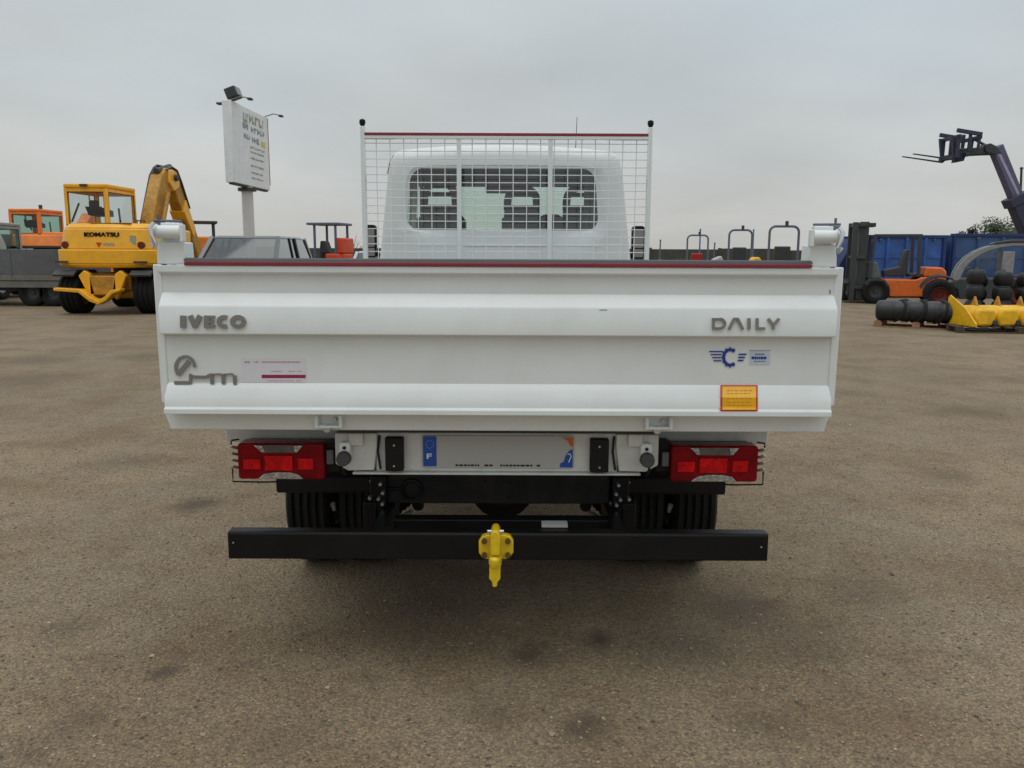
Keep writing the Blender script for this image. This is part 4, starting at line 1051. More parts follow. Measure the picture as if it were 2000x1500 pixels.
# counterweight: rounded rear in plan, heavy lower lip
def plan(x, yr, yf, bul): 
    pts = [(-x, yf)]
    for t in np.linspace(0, 1, 13):
        xx = -x + 2 * x * t; e = abs(2 * t - 1)
        pts.append((xx, yr + bul * e ** 2.2 + (.14 * max(0, (e - .82) / .18) ** 2)))
    return pts + [(x, yf)]
MB().prism(plan(1.08, -1.60, -.6, .14), 1.08, 1.16, 'z', taper=plan(1.15, -1.66, -.6, .14)).build('counterweight_base', 'digger_yellow', exc, bevel=.02)
cw = MB().prism(plan(1.15, -1.66, -.6, .14), 1.163, 1.50, 'z').build('counterweight', 'digger_yellow', exc, bevel=.03, seg=3)
MB().prism(plan(1.11, -1.60, -.6, .14), 1.503, 1.98, 'z', taper=plan(1.06, -1.52, -.6, .14)).build('rear_hood', 'digger_yellow', exc, bevel=.03, seg=3)
MB().prism(plan(1.05, -1.50, -.4, .14), 1.983, 2.10, 'z', taper=plan(.98, -1.38, -.4, .14)).build('hood_top', 'digger_yellow', exc, bevel=.03, seg=3)
MB().box((-1.1, -.597, 1.13), (1.1, 1.3, 1.3)).build('upper_deck', 'digger_yellow', exc, bevel=.02)
MB().box((.3, -.395, 1.303), (1.08, .95, 2.0)).build('side_housing', 'digger_yellow', exc, bevel=.05, seg=3)
text_mesh('KOMATSU', -.42, .38, 1.79, 1.89, -1.562, -1.53, .03).build('lettering', 'black_plastic', exc)
mk = MB()
for k_ in range(5): mk.box((.02 + k_ * .055, -1.592, 1.585), (.055 + k_ * .055, -1.56, 1.64 + .015 * (k_ % 2)))
mk = mk.build('small_print', 'sign_olive', exc); mk['kind'] = 'stuff'
MB().prism([(-.14, 1.66), (-.02, 1.66), (-.08, 1.54)], -1.60, -1.55, 'y').build('triangle_mark', 'digger_red', exc)
MB().prism(roundrect(.62, .74, 1.58, 1.82, .01), -1.53, -1.47, 'y').build('notice_plate', 'sign_olive', exc)
for x in (-.9, .86):
    MB().cyl((x, -1.525, 1.60), (x, -1.42, 1.60), .085, n=18).build('tail_lamp', 'lamp_dark', exc, bevel=.01)
for x in (-.95, .86):
    MB().prism(roundrect(x - .14, x + .14, 1.19, 1.235, .02), -1.66, -1.5, 'y').build('lashing_slot', 'dark_grey', exc)
oc = cab_frame(exc, -1.14, -.12, -.95, .55, 2.02, 2.93, 'digger_yellow', 'glass_clear', .085)
MB().box((-.72, -1.03, 2.965), (-.55, -.96, 3.02)).build('work_lamp', 'dark_grey', oc, bevel=.01)
MB().cyl((.75, -.2, 2.0), (.75, -.2, 2.32), .04, n=10).build('exhaust', 'dark_grey', exc, smooth=True)
for s_ in (-1, 1):
    MB().tube([(.5 + s_ * .42, .85, 2.0), (.5 + s_ * .42, .85, 2.22), (.5 + s_ * .42, .1, 2.22), (.5 + s_ * .42, .1, 2.0)], .016, 6).build('grab_rail', 'dark_grey', exc, smooth=True)
MB().box((-.35, -1.395, 2.102), (.6, -.9, 2.112)).build('engine_cover', 'digger_dark', exc, bevel=.004)
MB().box((-.9, -.985, 2.12), (-.86, -.965, 2.6), Matrix.Rotation(rad(25), 3, 'Y')).build('wiper', 'dark_grey', exc)
# boom, stick and bucket in the plane of the machine
bx = .12; bw = .16
bo = MB().prism([(.45, 1.500), (.8, 1.717), (1.55, 2.715), (2.02, 3.340), (2.0, 3.627), (1.62, 3.653), (1.28, 3.427), (.72, 2.559), (.3, 1.717)], bx - bw, bx + bw, 'x').build('boom', 'digger_dark', exc, bevel=.03)
MB().prism([(1.66, 3.609), (1.95, 3.627), (2.3, 3.496), (2.28, 3.193), (1.9, 3.062), (1.6, 3.279)], bx - bw - .06, bx + bw + .06, 'x').build('boom_link', 'digger_yellow', exc, bevel=.03)
MB().prism([(1.85, 3.627), (2.35, 3.653), (2.9, 2.889), (3.7, 1.717), (4.15, 0.950), (3.9, 0.850), (3.2, 1.717), (2.5, 2.585), (2.1, 3.106)], bx - .15, bx + .15, 'x').build('stick', 'digger_dark', exc, bevel=.03)
MB().prism([(2.5, 2.559), (3.15, 1.847), (3.3, 2.108), (2.7, 2.889)], bx - .21, bx + .21, 'x').build('stick_cheek', 'digger_yellow', exc, bevel=.02)
MB().cyl((bx, 1.3, 3.540), (bx, 2.2, 3.739), .075, n=12).build('hydraulic_ram', 'dark_grey', exc, smooth=True)
MB().cyl((bx, 2.3, 3.687), (bx, 3.4, 2.411), .07, n=12).build('hydraulic_ram', 'digger_dark', exc, smooth=True)
MB().cyl((bx, 3.35, 2.411), (bx, 3.9, 1.587), .04, n=12).build('ram_rod', 'zinc', exc, smooth=True)
for s_ in (-1, 1):
    MB().cyl((bx + s_ * .27, .5, 1.500), (bx + s_ * .27, 1.35, 2.976), .06, n=12).build('boom_ram', 'digger_dark', exc, smooth=True)
for i in range(4):
    xx = bx - bw - .02 + .03 * i
    MB().tube([(xx, .52, 2.021), (xx, .95, 2.802), (xx, 1.32, 3.427), (xx, 1.6, 3.661 + .02 * i), (xx + .02, 1.9, 3.722), (xx + .05, 2.2, 3.627)], .022, 6).build('hose', 'dark_grey', exc, smooth=True)
for i in range(3):
    xx = bx + bw - .06 + .03 * i
    MB().tube([(xx, 1.55, 3.583), (xx, 1.95, 3.713), (xx, 2.3, 3.653), (xx + .03, 2.5, 3.340), (xx + .02, 3.0, 2.672)], .022, 6).build('hose', 'dark_grey', exc, smooth=True)
MB().lathe([(-.3, .001), (-.3, .09), (.3, 0.090), (.3, 0.001)], (bx, 1.98, 3.427), 16).build('pivot_pin', 'dark_grey', exc, smooth=True)
MB().prism([(3.75, 1.0), (4.3, 1.0), (4.4, .5), (4.1, .12), (3.5, .1), (3.2, .35), (3.45, .4), (3.7, .25), (4.0, .3), (4.15, .55)], bx - .4, bx + .4, 'x').build('bucket', 'digger_dark', exc, bevel=.02)
# mirror stalk on the right of the boom seen against the sky
MB().tube([(-1.17, .5, 2.5), (-1.3, .55, 2.75), (-1.3, .55, 2.9)], .015, 6).build('mirror_stalk', 'dark_grey', exc)

# orange excavator behind
OX = P(84, 470, 27.0)
oe = thing('orange_excavator', 'orange excavator with green tinted cab and black counterweight band parked behind the grey trailer', 'excavator', (OX.x - .95, 29.2, 0))
MB().box((-.95, -1.4, 0.0), (-.5, 1.5, .75)).build('crawler_track', 'dark_grey', oe, bevel=.2, seg=4)
MB().box((.5, -1.4, 0.0), (.95, 1.5, .75)).build('crawler_track', 'dark_grey', oe, bevel=.2, seg=4)
MB().box((-.49, -.6, .5), (.49, .6, .9)).build('car_body', 'dark_grey', oe)
MB().prism(plan(1.12, -1.8, -.8, .15), .95, 1.60, 'z').build('counterweight', 'black_steel', oe, bevel=.03)
MB().prism(plan(1.08, -1.75, -.8, .15), 1.604, 2.0, 'z', taper=plan(1.0, -1.6, -.8, .15)).build('rear_hood', 'digger_orange', oe, bevel=.04, seg=3)
MB().box((-1.05, -.797, .92), (1.05, 1.2, 1.5)).build('upper_deck', 'digger_orange', oe, bevel=.03)
MB().box((.1, -.797, 1.504), (1.0, .9, 2.1)).build('side_housing', 'digger_orange', oe, bevel=.05)
mk = MB()
for k_, (a_, b_) in enumerate(((0, 1), (1.2, .5), (2.2, .8), (3.3, .9), (4.4, .6), (5.2, .9))):
    mk.box((-.38 + a_ * .125, -1.822, 1.42), (-.38 + a_ * .125 + .07 * b_ + .03, -1.79, 1.53)); mk.box((-.38 + a_ * .125, -1.8205, 1.50), (-.30 + a_ * .125 + .03, -1.79, 1.535))
mk = mk.build('lettering', 'ink_white', oe); mk['kind'] = 'stuff'
occ = cab_frame(oe, -.98, .08, -.75, .75, 1.98, 2.78, 'digger_orange', 'glass_green', .11)
MB().cyl((.0, -.5, 2.88), (.0, -.5, 3.02), .06, n=12).build('beacon', 'dark_grey', occ)
MB().tube([(-1.0, .6, 2.2), (-1.25, .7, 2.6), (-1.25, .7, 2.8)], .03, 6).build('mirror', 'dark_grey', occ)
MB().prism([(.9, 1.5), (2.6, 2.9), (4.5, 2.0), (4.4, 1.75), (2.6, 2.55), (1.2, 1.3)], -.2, .2, 'x').build('boom', 'digger_orange', oe, bevel=.03)
MB().prism([(4.3, 2.15), (4.7, 2.1), (4.3, .5), (4.0, .5)], -.14, .14, 'x').build('stick', 'digger_orange', oe, bevel=.02)

# grey cab machine at the far left
gl_ = P(18, 470, 25.5)
lo = thing('grey_dumper', 'weathered grey dumper with green tinted cab window beside the orange excavator', 'dumper', (gl_.x - .9, 25.6, 0))
MB().box((-.9, -1.2, .55), (.9, 1.6, 1.2)).build('body', 'mid_grey', lo, bevel=.05)
cab_frame(lo, -.2, 1.05, -1.1, .3, 1.2, 2.2, 'pale_machine', 'glass_green', .12)
MB().prism([(.9, .3), (1.25, .9), (1.3, 1.6), (1.1, 2.1), (1.0, 1.3), (.7, .6)], -1.25, -.9, 'y').build('side_cover', 'pale_machine', lo, bevel=.03)
MB().prism([(.4, 1.25), (2.4, 1.25), (2.7, 2.0), (.2, 2.0)], -1.0, -.25, 'x').build('skip', 'mid_grey', lo, bevel=.03)
for s_ in (-1, 1):
    for y in (-.7, 1.1): wheel(lo, (s_ * .8, y, .42), .42, .35, grooves=3, n=24)

# grey plant trailer along the left edge
tb = P(0, 605, 21.8); tr_x0, tr_x1 = P(-330, 500, 21.8).x, P(136, 500, 21.8).x
tr = thing('flatbed_trailer', 'grey dropside trailer with twin dark wheels standing behind the wheeled excavator', 'trailer', ((tr_x0 + tr_x1) / 2, 22.9, 0))
hl = (tr_x1 - tr_x0) / 2
zz = lambda py: P(70, py, 21.8).z
zb1 = zz(536); zb0 = zz(487)
bd = MB().box((-hl, -1.1, zb1 - .05), (hl, 1.1, zb1)).build('bed', 'trailer_frame', tr, bevel=.01)
npan = 4
for k in range(npan):
    a = -hl + 2 * hl * k / npan; b = -hl + 2 * hl * (k + 1) / npan
    for sd_, y in ((0, -1.12), (1, 1.09)):
        MB().box((a + .012, y, zb1 + .004), (b - .012, y + .03, zb0)).build('drop_side', 'trailer_grey', tr, bevel=.008)
for k in range(npan + 1):
    a = -hl + 2 * hl * k / npan
    MB().box((a - .025, -1.135, zb1 - .1), (a + .025, -1.09, zb0 + .01)).build('stake', 'trailer_grey', tr, bevel=.006)
MB().box((hl - .03, -1.085, zb1 + .004), (hl, 1.085, zb0)).build('end_board', 'trailer_grey', tr, bevel=.008)
MB().box((-hl, -1.13, zz(548)), (hl, -1.05, zz(537.5))).build('side_rail', 'trailer_frame', tr, bevel=.008)
MB().box((-hl, -1.11, zz(562)), (hl, -1.06, zz(549))).build('side_skirt', 'trailer_frame', tr, bevel=.008)
for y in (-.45, .45): MB().box((-hl, y - .05, zz(570)), (hl, y + .05, zb1 - .055)).build('frame_rail', 'dark_grey', tr)
wz = .36
for xw in (P(58, 580, 21.8).x, P(78, 580, 21.8).x + .28):
    for s_ in (-1, 1):
        e = wheel(tr, (xw - tr.location.x, s_ * .88, wz), wz, .3, grooves=3, n=24, rim='dark_grey')
        e.rotation_euler = (0, 0, rad(90))
    MB().cyl((xw - tr.location.x, -.75, wz), (xw - tr.location.x, .75, wz), .05, n=10).build('axle', 'dark_grey', tr)
MB().box((-hl + .3, -.9, .25), (-.2, -.8, zz(562))).build('tool_box', 'dark_grey', tr, bevel=.02)

# advertising sign on a pole
sl_t, sl_b = P(445, 196, 30.0), P(447, 357, 30.0)
sr_t, sr_b = P(517, 229, 33.9), P(516, 371, 33.9)
a = Vector((sl_t.x, 30.0, 0)); b = Vector((sr_t.x, 33.9, 0))
wlen = (b - a).length; ang = math.atan2(b.y - a.y, b.x - a.x)
zb_, zt_ = (sl_b.z + sr_b.z) / 2, (sl_t.z + sr_t.z) / 2
mid = (a + b) / 2
sg = thing('advertising_sign', 'tall white advertising board on a thick white pole with lamp arms on top', 'sign', (mid.x, mid.y, 0), ang)
panel = MB().box((-wlen / 2, -.10, zb_), (wlen / 2, .22, zt_)).build('panel', 'sign_white', sg, bevel=.02)
MB().box((wlen / 2 + .001, -.11, zb_ + .2), (wlen / 2 + .05, .23, zt_ - .02)).build('edge_strip', 'sign_pink', panel)
MB().box((-wlen / 2 + .1, -.02, zb_ - .06), (wlen / 2 - .02, .14, zb_ - .001)).build('bottom_rail', 'dark_grey', panel)
MB().cyl((-.25, .06, 0), (-.25, .06, zb_ - .03), .21, n=24).build('pole', 'pole_white', sg, smooth=True)
MB().lathe([(0, .001), (0, .34), (.12, .34), (.12, .001)], (-.25, .06, zb_ - .19), 20, 'z').build('collar', 'dark_grey', sg, smooth=True)
Hs = zt_ - zb_
def sg_text(t_, u0, u1, v0, v1, m, th=.02):
    text_mesh(t_, -wlen / 2 + u0 * wlen, -wlen / 2 + u1 * wlen, zb_ + v0 * Hs, zb_ + v1 * Hs, -.115, -.101, th).build('lettering', m, panel)
rs = random.Random(4)
def sg_strokes(u0, u1, v0, v1, m, n=5):
    """faint printing too small to read: short upright and level strokes"""
    mbs = MB(); u = u0
    while u < u1:
        w = (u1 - u0) / n * (0.5 + .4 * rs.random())
        ua, ub = u, min(u1, u + w)
        xa, xb_ = -wlen / 2 + ua * wlen, -wlen / 2 + ub * wlen
        za, zc2 = zb_ + v0 * Hs, zb_ + v1 * Hs
        t_ = (zc2 - za) * .3
        mbs.box((xa, -.113, za), (xa + (xb_ - xa) * .35, -.1015, zc2))
        mbs.box((xa + (xb_ - xa) * .36, -.113, (zc2 - t_) if rs.random() > .5 else za), (xb_, -.1015, zc2 if rs.random() > .5 else za + t_))
        u += w * 1.35
    ink_part(mbs, m, panel)
sg_strokes(.30, .42, .80, .92, 'sign_olive', 2); sg_strokes(.46, .86, .82, .93, 'sign_olive', 4)
sg_strokes(.28, .42, .72, .79, 'sign_ink', 3); sg_strokes(.50, .88, .71, .78, 'sign_ink', 5)
sg_strokes(.30, .46, .60, .66, 'sign_ink', 3); sg_strokes(.52, .72, .58, .65, 'sign_ink', 3)
MB().box((-wlen / 2 + .78 * wlen, -.115, zb_ + .57 * Hs), (-wlen / 2 + .9 * wlen, -.1015, zb_ + .64 * Hs)).build('yellow_square', 'sign_yellow', panel)
for v in (.50, .44, .36, .26, .17, .10): sg_strokes(.46, .88 - .1 * rs.random(), v, v + .022, 'sign_olive', 7)
fl = MB().box((-wlen / 2 + .05, -.28, zt_ + .08), (-wlen / 2 + .62, .12, zt_ + .45), Matrix.Rotation(rad(-20), 3, 'X')).build('floodlight', 'dark_grey', sg, bevel=.03)
MB().box((-wlen / 2 + .2, -.02, zt_ - .02), (-wlen / 2 + .46, .06, zt_ + .1)).build('floodlight_bracket', 'dark_grey', fl)
MB().box((-wlen / 2 + .1, -.30, zt_ + .13), (-wlen / 2 + .57, -.27, zt_ + .42), Matrix.Rotation(rad(-20), 3, 'X'), (-wlen / 2 + .33, -.08, zt_ + .265)).build('floodlight_glass', 'flood_grey', fl)
for u, y in ((.02, -.75), (.25, .7), (.6, .75), (.95, -.7), (.96, .7)):
    arm = MB().tube([(-wlen / 2 + u * wlen, .06, zt_ - .02), (-wlen / 2 + u * wlen, y * .6, zt_ + .12), (-wlen / 2 + u * wlen, y, zt_ + .06)], .022, 6).build('lamp_arm', 'flood_grey', sg)
    MB().box((-wlen / 2 + u * wlen - .12, y - .09, zt_ + .0), (-wlen / 2 + u * wlen + .12, y + .06, zt_ + .07)).build('lamp_head', 'dark_grey', arm, bevel=.015)

# cars beyond the tailgate
def car(name, label, loc, rz, paint, gl_, w=1.85, L=4.6, h=1.78, belt=1.08, roof_len=2.2, pickup=False):
    """local forward is -y"""
    t = thing(name, label, 'car' if not pickup else 'pickup', loc, rz)
    hw_ = w / 2
    side = [(-L / 2 + .05, .45), (-L / 2, .7), (-L / 2 + .15, .98), (-L / 2 + 1.25, belt), (L / 2 - .1, belt), (L / 2, .9), (L / 2, .5), (L / 2 - .5, .32), (-L / 2 + .5, .32)]
    MB().prism(side, -hw_, hw_, 'x').build('body', paint, t, bevel=.06, seg=4)
    y0, y1 = -L / 2 + 1.2, -L / 2 + 1.95                   # screen base, roof front
    y2, y3 = y1 + roof_len, y1 + roof_len + .35
    tw = hw_ * .80; bwid = hw_ * .97
    def pt(x, y, z): return (x, y, z)
    zr = h - .06
    roof = MB().prism([(-tw, y1), (tw, y1), (tw * .98, y2), (-tw * .98, y2)], zr, h, 'z', taper=[(-tw * .9, y1 + .1), (tw * .9, y1 + .1), (tw * .88, y2 - .08), (-tw * .88, y2 - .08)]).build('roof', paint, t, bevel=.045, seg=4)
    MB().add([(-bwid * .92, y0, belt), (bwid * .92, y0, belt), (tw * .93, y1, zr), (-tw * .93, y1, zr)], [(0, 1, 2, 3)]).build('windscreen', gl_, t)
    MB().add([(-bwid * .92, y3, belt), (bwid * .92, y3, belt), (tw * .93, y2, zr), (-tw * .93, y2, zr)], [(0, 1, 2, 3)]).build('rear_window', gl_, t)
    for s_ in (-1, 1):
        MB().bar((s_ * bwid * .95, y0 - .02, belt - .02), (s_ * tw * .97, y1, zr + .02), .08, .07, (0, 1, 0)).build('pillar', paint, t)
        MB().bar((s_ * bwid * .95, y3, belt - .02), (s_ * tw * .97, y2, zr + .02), .08, .09, (0, 1, 0)).build('pillar', paint, t)
        ym_ = (y1 + y2) / 2 + .1
        MB().bar((s_ * bwid * .985, ym_, belt - .02), (s_ * tw * .99, ym_ + .02, zr + .02), .05, .10, (0, 1, 0)).build('pillar', 'black_plastic', t)
        MB().bar((s_ * bwid * .985, ym_ - .42, belt - .02), (s_ * tw * .995, ym_ - .35, zr + .02), .03, .05, (0, 1, 0)).build('pillar', 'black_plastic', t)
        for ya, yb_, yc_, yd in ((y0 + .15, ym_ - .05, ym_ - .05, y1 + .05), (ym_ + .06, y3 - .1, y2 - .05, ym_ + .06)):
            MB().add([(s_ * bwid * .975, ya, belt), (s_ * bwid * .975, yb_, belt), (s_ * tw * .985, yc_, zr), (s_ * tw * .985, yd, zr)], [(0, 1, 2, 3)]).build('side_window', gl_, t)
        mrr = MB().prism(roundrect(s_ * (hw_ + .1) - .09, s_ * (hw_ + .1) + .09, belt + .02, belt + .18, .04), y0 + .28, y0 + .4, 'y').build('door_mirror', paint, t, bevel=.02)
        for y in (-L / 2 + .85, L / 2 - .95): wheel(t, (s_ * (hw_ - .12), y, .36), .36, .23, grooves=3, n=24)
        MB().prism(roundrect(s_ * hw_ * .72 - .16, s_ * hw_ * .72 + .16, .72, .88, .05), -L / 2 - .01, -L / 2 + .15, 'y').build('headlamp', 'lamp_clear', t, bevel=.02)
    MB().box((-.5, -L / 2 - .012, .6), (.5, -L / 2 + .05, .82)).build('grille', 'black_plastic', t, bevel=.01)
    MB().box((-.5, (y0 + y1) / 2 + .5, .8), (.5, (y0 + y1) / 2 + .7, 1.35)).build('front_seats', 'seat_fabric', t, bevel=.04)
    return t
cx = P(473, 500, 16.2)
car('grey_pickup', 'dark grey pickup facing the white truck between the excavator and the tailgate', (cx.x - .42, 18.35, 0), rad(-2), 'car_grey', 'glass_car', w=1.84, L=5.0, h=1.80, belt=1.05, roof_len=1.9, pickup=True)
cx2 = P(716, 497, 21.5)
car('silver_car', 'silver car half hidden behind the truck headboard mesh', (cx2.x + .1, 23.4, 0), rad(4), 'car_silver', 'glass_car', w=1.75, L=4.2, h=1.50, belt=.92, roof_len=1.8)

# small excavators with canopies
def mini_digger(name, label, loc, rz, paint, canopy, group=None, low=False, cl=.7):
    t = thing(name, label, 'mini excavator', loc, rz, group)
    for s_ in (-1, 1): MB().box((s_ * .42, -.9, 0), (s_ * .66, .9, .42)).build('crawler_track', 'dark_grey', t, bevel=.15, seg=4)
    MB().box((-.415, -.4, .25), (.415, .4, .55)).build('undercarriage', 'dark_grey', t)
    MB().prism([(-.62, -.8), (-.4, -1.0), (.4, -1.0), (.62, -.8), (.62, .55), (-.62, .55)], .56, .92, 'z').build('deck', paint, t, bevel=.04, seg=3)
    MB().prism([(-.55, -.78), (-.35, -.95), (.35, -.95), (.55, -.78), (.55, -.3), (-.55, -.3)], .923, 1.42, 'z').build('engine_hood', paint, t, bevel=.06, seg=3)
    MB().prism([(-.28, 1.42), (-.05, 1.45), (.02, 1.05), (.4, 1.05), (.4, 1.2), (.1, 1.22), (.02, 1.85), (-.12, 1.85)], -.22, .22, 'x').build('seat', 'dark_grey', t, bevel=.03)
    for s_ in (-1, 1):
        MB().box((s_ * .5 - .035, -.72, 1.4), (s_ * .5 + .035, -.65, 2.38)).build('canopy_post', canopy, t, bevel=.008)
        MB().box((s_ * .5 - .035, cl - .3, .93), (s_ * .5 + .035, cl - .23, 2.38)).build('canopy_post', canopy, t, bevel=.008)
    MB().prism(roundrect(-.62, .62, -.85, cl, .08, 3), 2.382, 2.46, 'z').build('canopy_roof', canopy, t, bevel=.015)
    for s_ in (-1, 1): MB().box((s_ * .3 - .02, .42, .93), (s_ * .3 + .02, .48, 1.3)).build('lever', 'dark_grey', t)
    if low:
        MB().prism(roundrect(-.5, .5, -.93, -.62, .06, 3), 1.423, 1.95, 'z').build('engine_riser', paint, t, bevel=.05, seg=3)
        MB().prism([(.5, .7), (.9, .8), (1.6, 1.2), (2.2, 1.15), (2.2, 1.0), (1.6, 1.02), (.9, .6)], .18, .38, 'x').build('boom', paint, t, bevel=.02)
        MB().prism([(2.05, 1.2), (2.25, 1.2), (2.3, .3), (2.15, .3)], .2, .36, 'x').build('stick', paint, t, bevel=.02)
        MB().prism([(2.1, .35), (2.4, .35), (2.5, .1), (2.2, 0), (1.9, .05), (2.1, .15)], .05, .5, 'x').build('bucket', 'dark_grey', t, bevel=.015)
    else:
        MB().prism([(.5, .7), (.9, .85), (1.5, 1.9), (1.9, 2.25), (1.8, 2.4), (1.35, 2.05), (.7, 1.0)], .18, .38, 'x').build('boom', paint, t, bevel=.02)
        MB().prism([(1.65, 2.45), (1.95, 2.4), (2.1, .9), (1.95, .85), (1.7, 1.9)], .2, .36, 'x').build('stick', paint, t, bevel=.02)
        MB().prism([(1.9, .95), (2.2, .9), (2.25, .5), (1.9, .25), (1.6, .3), (1.85, .5)], .05, .5, 'x').build('bucket', 'dark_grey', t, bevel=.015)
    MB().box((-.66, 1.05, .1), (.66, 1.12, .4)).build('blade', paint, t, bevel=.01)
    return t
mx1 = P(632, 470, 28.6)
mini_digger('mini_excavator', 'small orange red excavator with blue grey canopy by the boundary wall', (mx1.x - .1, 29.0, 0), rad(78), 'digger_red', 'canopy_blue', low=True, cl=.35)
mx2 = P(398, 470, 27.6)
mini_digger('mini_excavator', 'small yellow orange excavator with dark canopy behind the big yellow boom', (mx2.x - .35, 28.0, 0), rad(22), 'digger_orange', 'dark_grey', low=True, cl=.35)

# ================================================================== RIGHT SIDE
# three small road rollers with hoop guards
def roller(label, px0, px1, pytop, Y, paint, seatm, rz, sh=.76):
    c = P((px0 + px1) / 2, 480, Y); w = P(px1, 480, Y).x - P(px0, 480, Y).x
    zt__ = P((px0 + px1) / 2, pytop, Y).z
    t = thing('road_roller', label, 'road roller', (c.x, Y, 0), rz, 'small road rollers in a row')
    for y in (-.75, .75):
        MB().cyl((-.5, y, .36), (.5, y, .36), .36, n=28).build('drum', 'zinc', t, bevel=.015)
    MB().prism([(-1.05, .55), (-1.0, .95), (-.5, 1.0), (-.35, .85), (.3, .85), (.4, 1.15), (1.0, 1.1), (1.12, .8), (1.1, .55), (.5, .6), (.45, .45), (-.45, .45), (-.5, .6)], -.42, .42, 'x').build('body', paint, t, bevel=.05, seg=3)
    for s_ in (-1, 1): MB().box((s_ * .505, -.8, .33), (s_ * .55, .8, .5)).build('side_plate', paint, t, bevel=.01)
    MB().prism([(-.45, 1.0), (-.1, 1.0), (0, 1.05), (0, 1.12), (-.3, 1.14), (-.38, 1.0 + sh), (-.5, .98 + sh)], -.29, .29, 'x').build('seat', seatm, t, bevel=.03)
    hw_ = w / 2; rr2 = min(.22, hw_ * .5)
    pts = [(-hw_, -.55, .5), (-hw_, -.55, zt__ - rr2)]
    for k in range(1, 6): pts.append((-hw_ + rr2 - rr2 * math.cos(k * math.pi / 12), -.55, zt__ - rr2 + rr2 * math.sin(k * math.pi / 12)))
    pts += [(-hw_ + rr2, -.55, zt__), (hw_ - rr2, -.55, zt__)]
    for k in range(1, 6): pts.append((hw_ - rr2 + rr2 * math.sin(k * math.pi / 12), -.55, zt__ - rr2 + rr2 * math.cos(k * math.pi / 12)))
    pts += [(hw_, -.55, zt__ - rr2), (hw_, -.55, .5)]
    hoop = MB().tube(pts, .045, 8).build('roll_hoop', 'rops_grey', t, smooth=True)
    MB().cyl((.08, -.55, zt__ + .02), (.08, -.55, zt__ + .19), .06, n=12).build('beacon', 'dark_grey', hoop)
    MB().tube([(0, .25, 1.1), (0, .1, 1.4)], .02, 6).build('steering_column', 'dark_grey', t)
    MB().tube([(.16 * math.cos(q), .1 + .03 * math.sin(q), 1.42 + .14 * math.sin(q)) for q in np.linspace(0, 6.28, 17)[:-1]], .016, 6, True).build('steering_wheel', 'dark_grey', t)
    return t
roller('small roller with red seat and narrow grey roll hoop', 1338, 1378, 460, 44, 'pale_machine', 'machine_red', 0, .5)
roller('pale bodied roller with square shouldered hoop, middle of the row', 1417, 1461, 450, 36, 'pale_machine', 'dark_grey', 0)
roller('yellow roller with the widest hoop, beside the truck corner post', 1493, 1549, 443, 31, 'loader_yellow', 'dark_grey', 0)
# covers and tank standing between the rollers
q = P(1401, 500, 33); MB().prism([(-.25, 0), (.25, 0), (.25, 1.1), (.12, 1.4), (-.2, 1.25)], -.25, .25, 'y').build('water_tank', 'plate_white', None, bevel=.06, seg=3, origin=(0, 0, 0)).location = (q.x, 33, 0)
tag(bpy.data.objects['water_tank'], 'white wedge shaped plastic tank standing between two rollers', 'tank')
q = P(1475, 500, 30); MB().prism([(-.26, 0), (.26, 0), (.24, 1.15), (.1, 1.36), (-.1, 1.36), (-.26, 1.1)], -.25, .25, 'y').build('compressor_hood', 'loader_yellow', None, bevel=.06, seg=3, origin=(0, 0, 0)).location = (q.x, 30, 0)
tag(bpy.data.objects['compressor_hood'], 'yellow rounded machine hood beside the widest roll hoop', 'machine')
q = P(1323, 506, 33); MB().prism([(-.3, 0), (.3, 0), (.25, 1.1), (0, 1.24), (-.28, 1.1)], -.2, .2, 'y').build('plate_compactor', 'plate_white', None, bevel=.05, seg=3, origin=(0, 0, 0)).location = (q.x, 33, 0)
tag(bpy.data.objects['plate_compactor'], 'small white machine cover next to the roller with red seat', 'machine')

# orange forklift facing left
fk_s = 25 / F * .918
fk = thing('forklift', 'orange forklift with tall dark mast facing the white truck', 'forklift', (P(1765, 520, 25).x, 25.2, 0), rad(75))
def fy(px): return -(px - 1765) * fk_s
def fz(py): return P(1765, py, 24.6).z
bodyp = [(fy(1728), fz(546)), (fy(1745), fz(546)), (fy(1790), fz(546)), (fy(1800), fz(541)), (fy(1826), fz(541)), (fy(1822), fz(552)), (fy(1808), fz(579)), (fy(1740), fz(580)), (fy(1737), fz(565))]
MB().prism(bodyp, -.62, .62, 'x').build('body', 'fork_orange', fk, bevel=.03)
MB().prism([(fy(1803), fz(540)), (fy(1807), fz(521)), (fy(1838), fz(522)), (fy(1846), fz(530)), (fy(1846), fz(560)), (fy(1826), fz(560)), (fy(1828), fz(541))], -.6, .6, 'x').build('counterweight', 'fork_orange', fk, bevel=.05, seg=3)
MB().box((.621, fy(1758), fz(575)), (.64, fy(1744), fz(566))).build('step', 'machine_red', fk)
gd_ = MB()
for s_ in (-1, 1):
    gd_.bar((s_ * .52, fy(1700), fz(545)), (s_ * .5, fy(1706), fz(461)), .06, .07, (0, 1, 0))
    gd_.bar((s_ * .52, fy(1794), fz(540)), (s_ * .5, fy(1791), fz(461)), .06, .09, (0, 1, 0))
    gd_.bar((s_ * .5, fy(1704), fz(459)), (s_ * .5, fy(1796), fz(459)), .06, .06)
for k in range(6):
    yy = fy(1708 + k * 16); gd_.box((-.47, yy - .02, fz(461)), (.47, yy + .02, fz(458.5)))
gd_.build('overhead_guard', 'dark_grey', fk)
MB().prism([(fy(1775), fz(540)), (fy(1730), fz(540)), (fy(1730), fz(528)), (fy(1760), fz(522)), (fy(1770), fz(488)), (fy(1778), fz(486))], -.25, .25, 'x').build('seat', 'dark_grey', fk, bevel=.03)
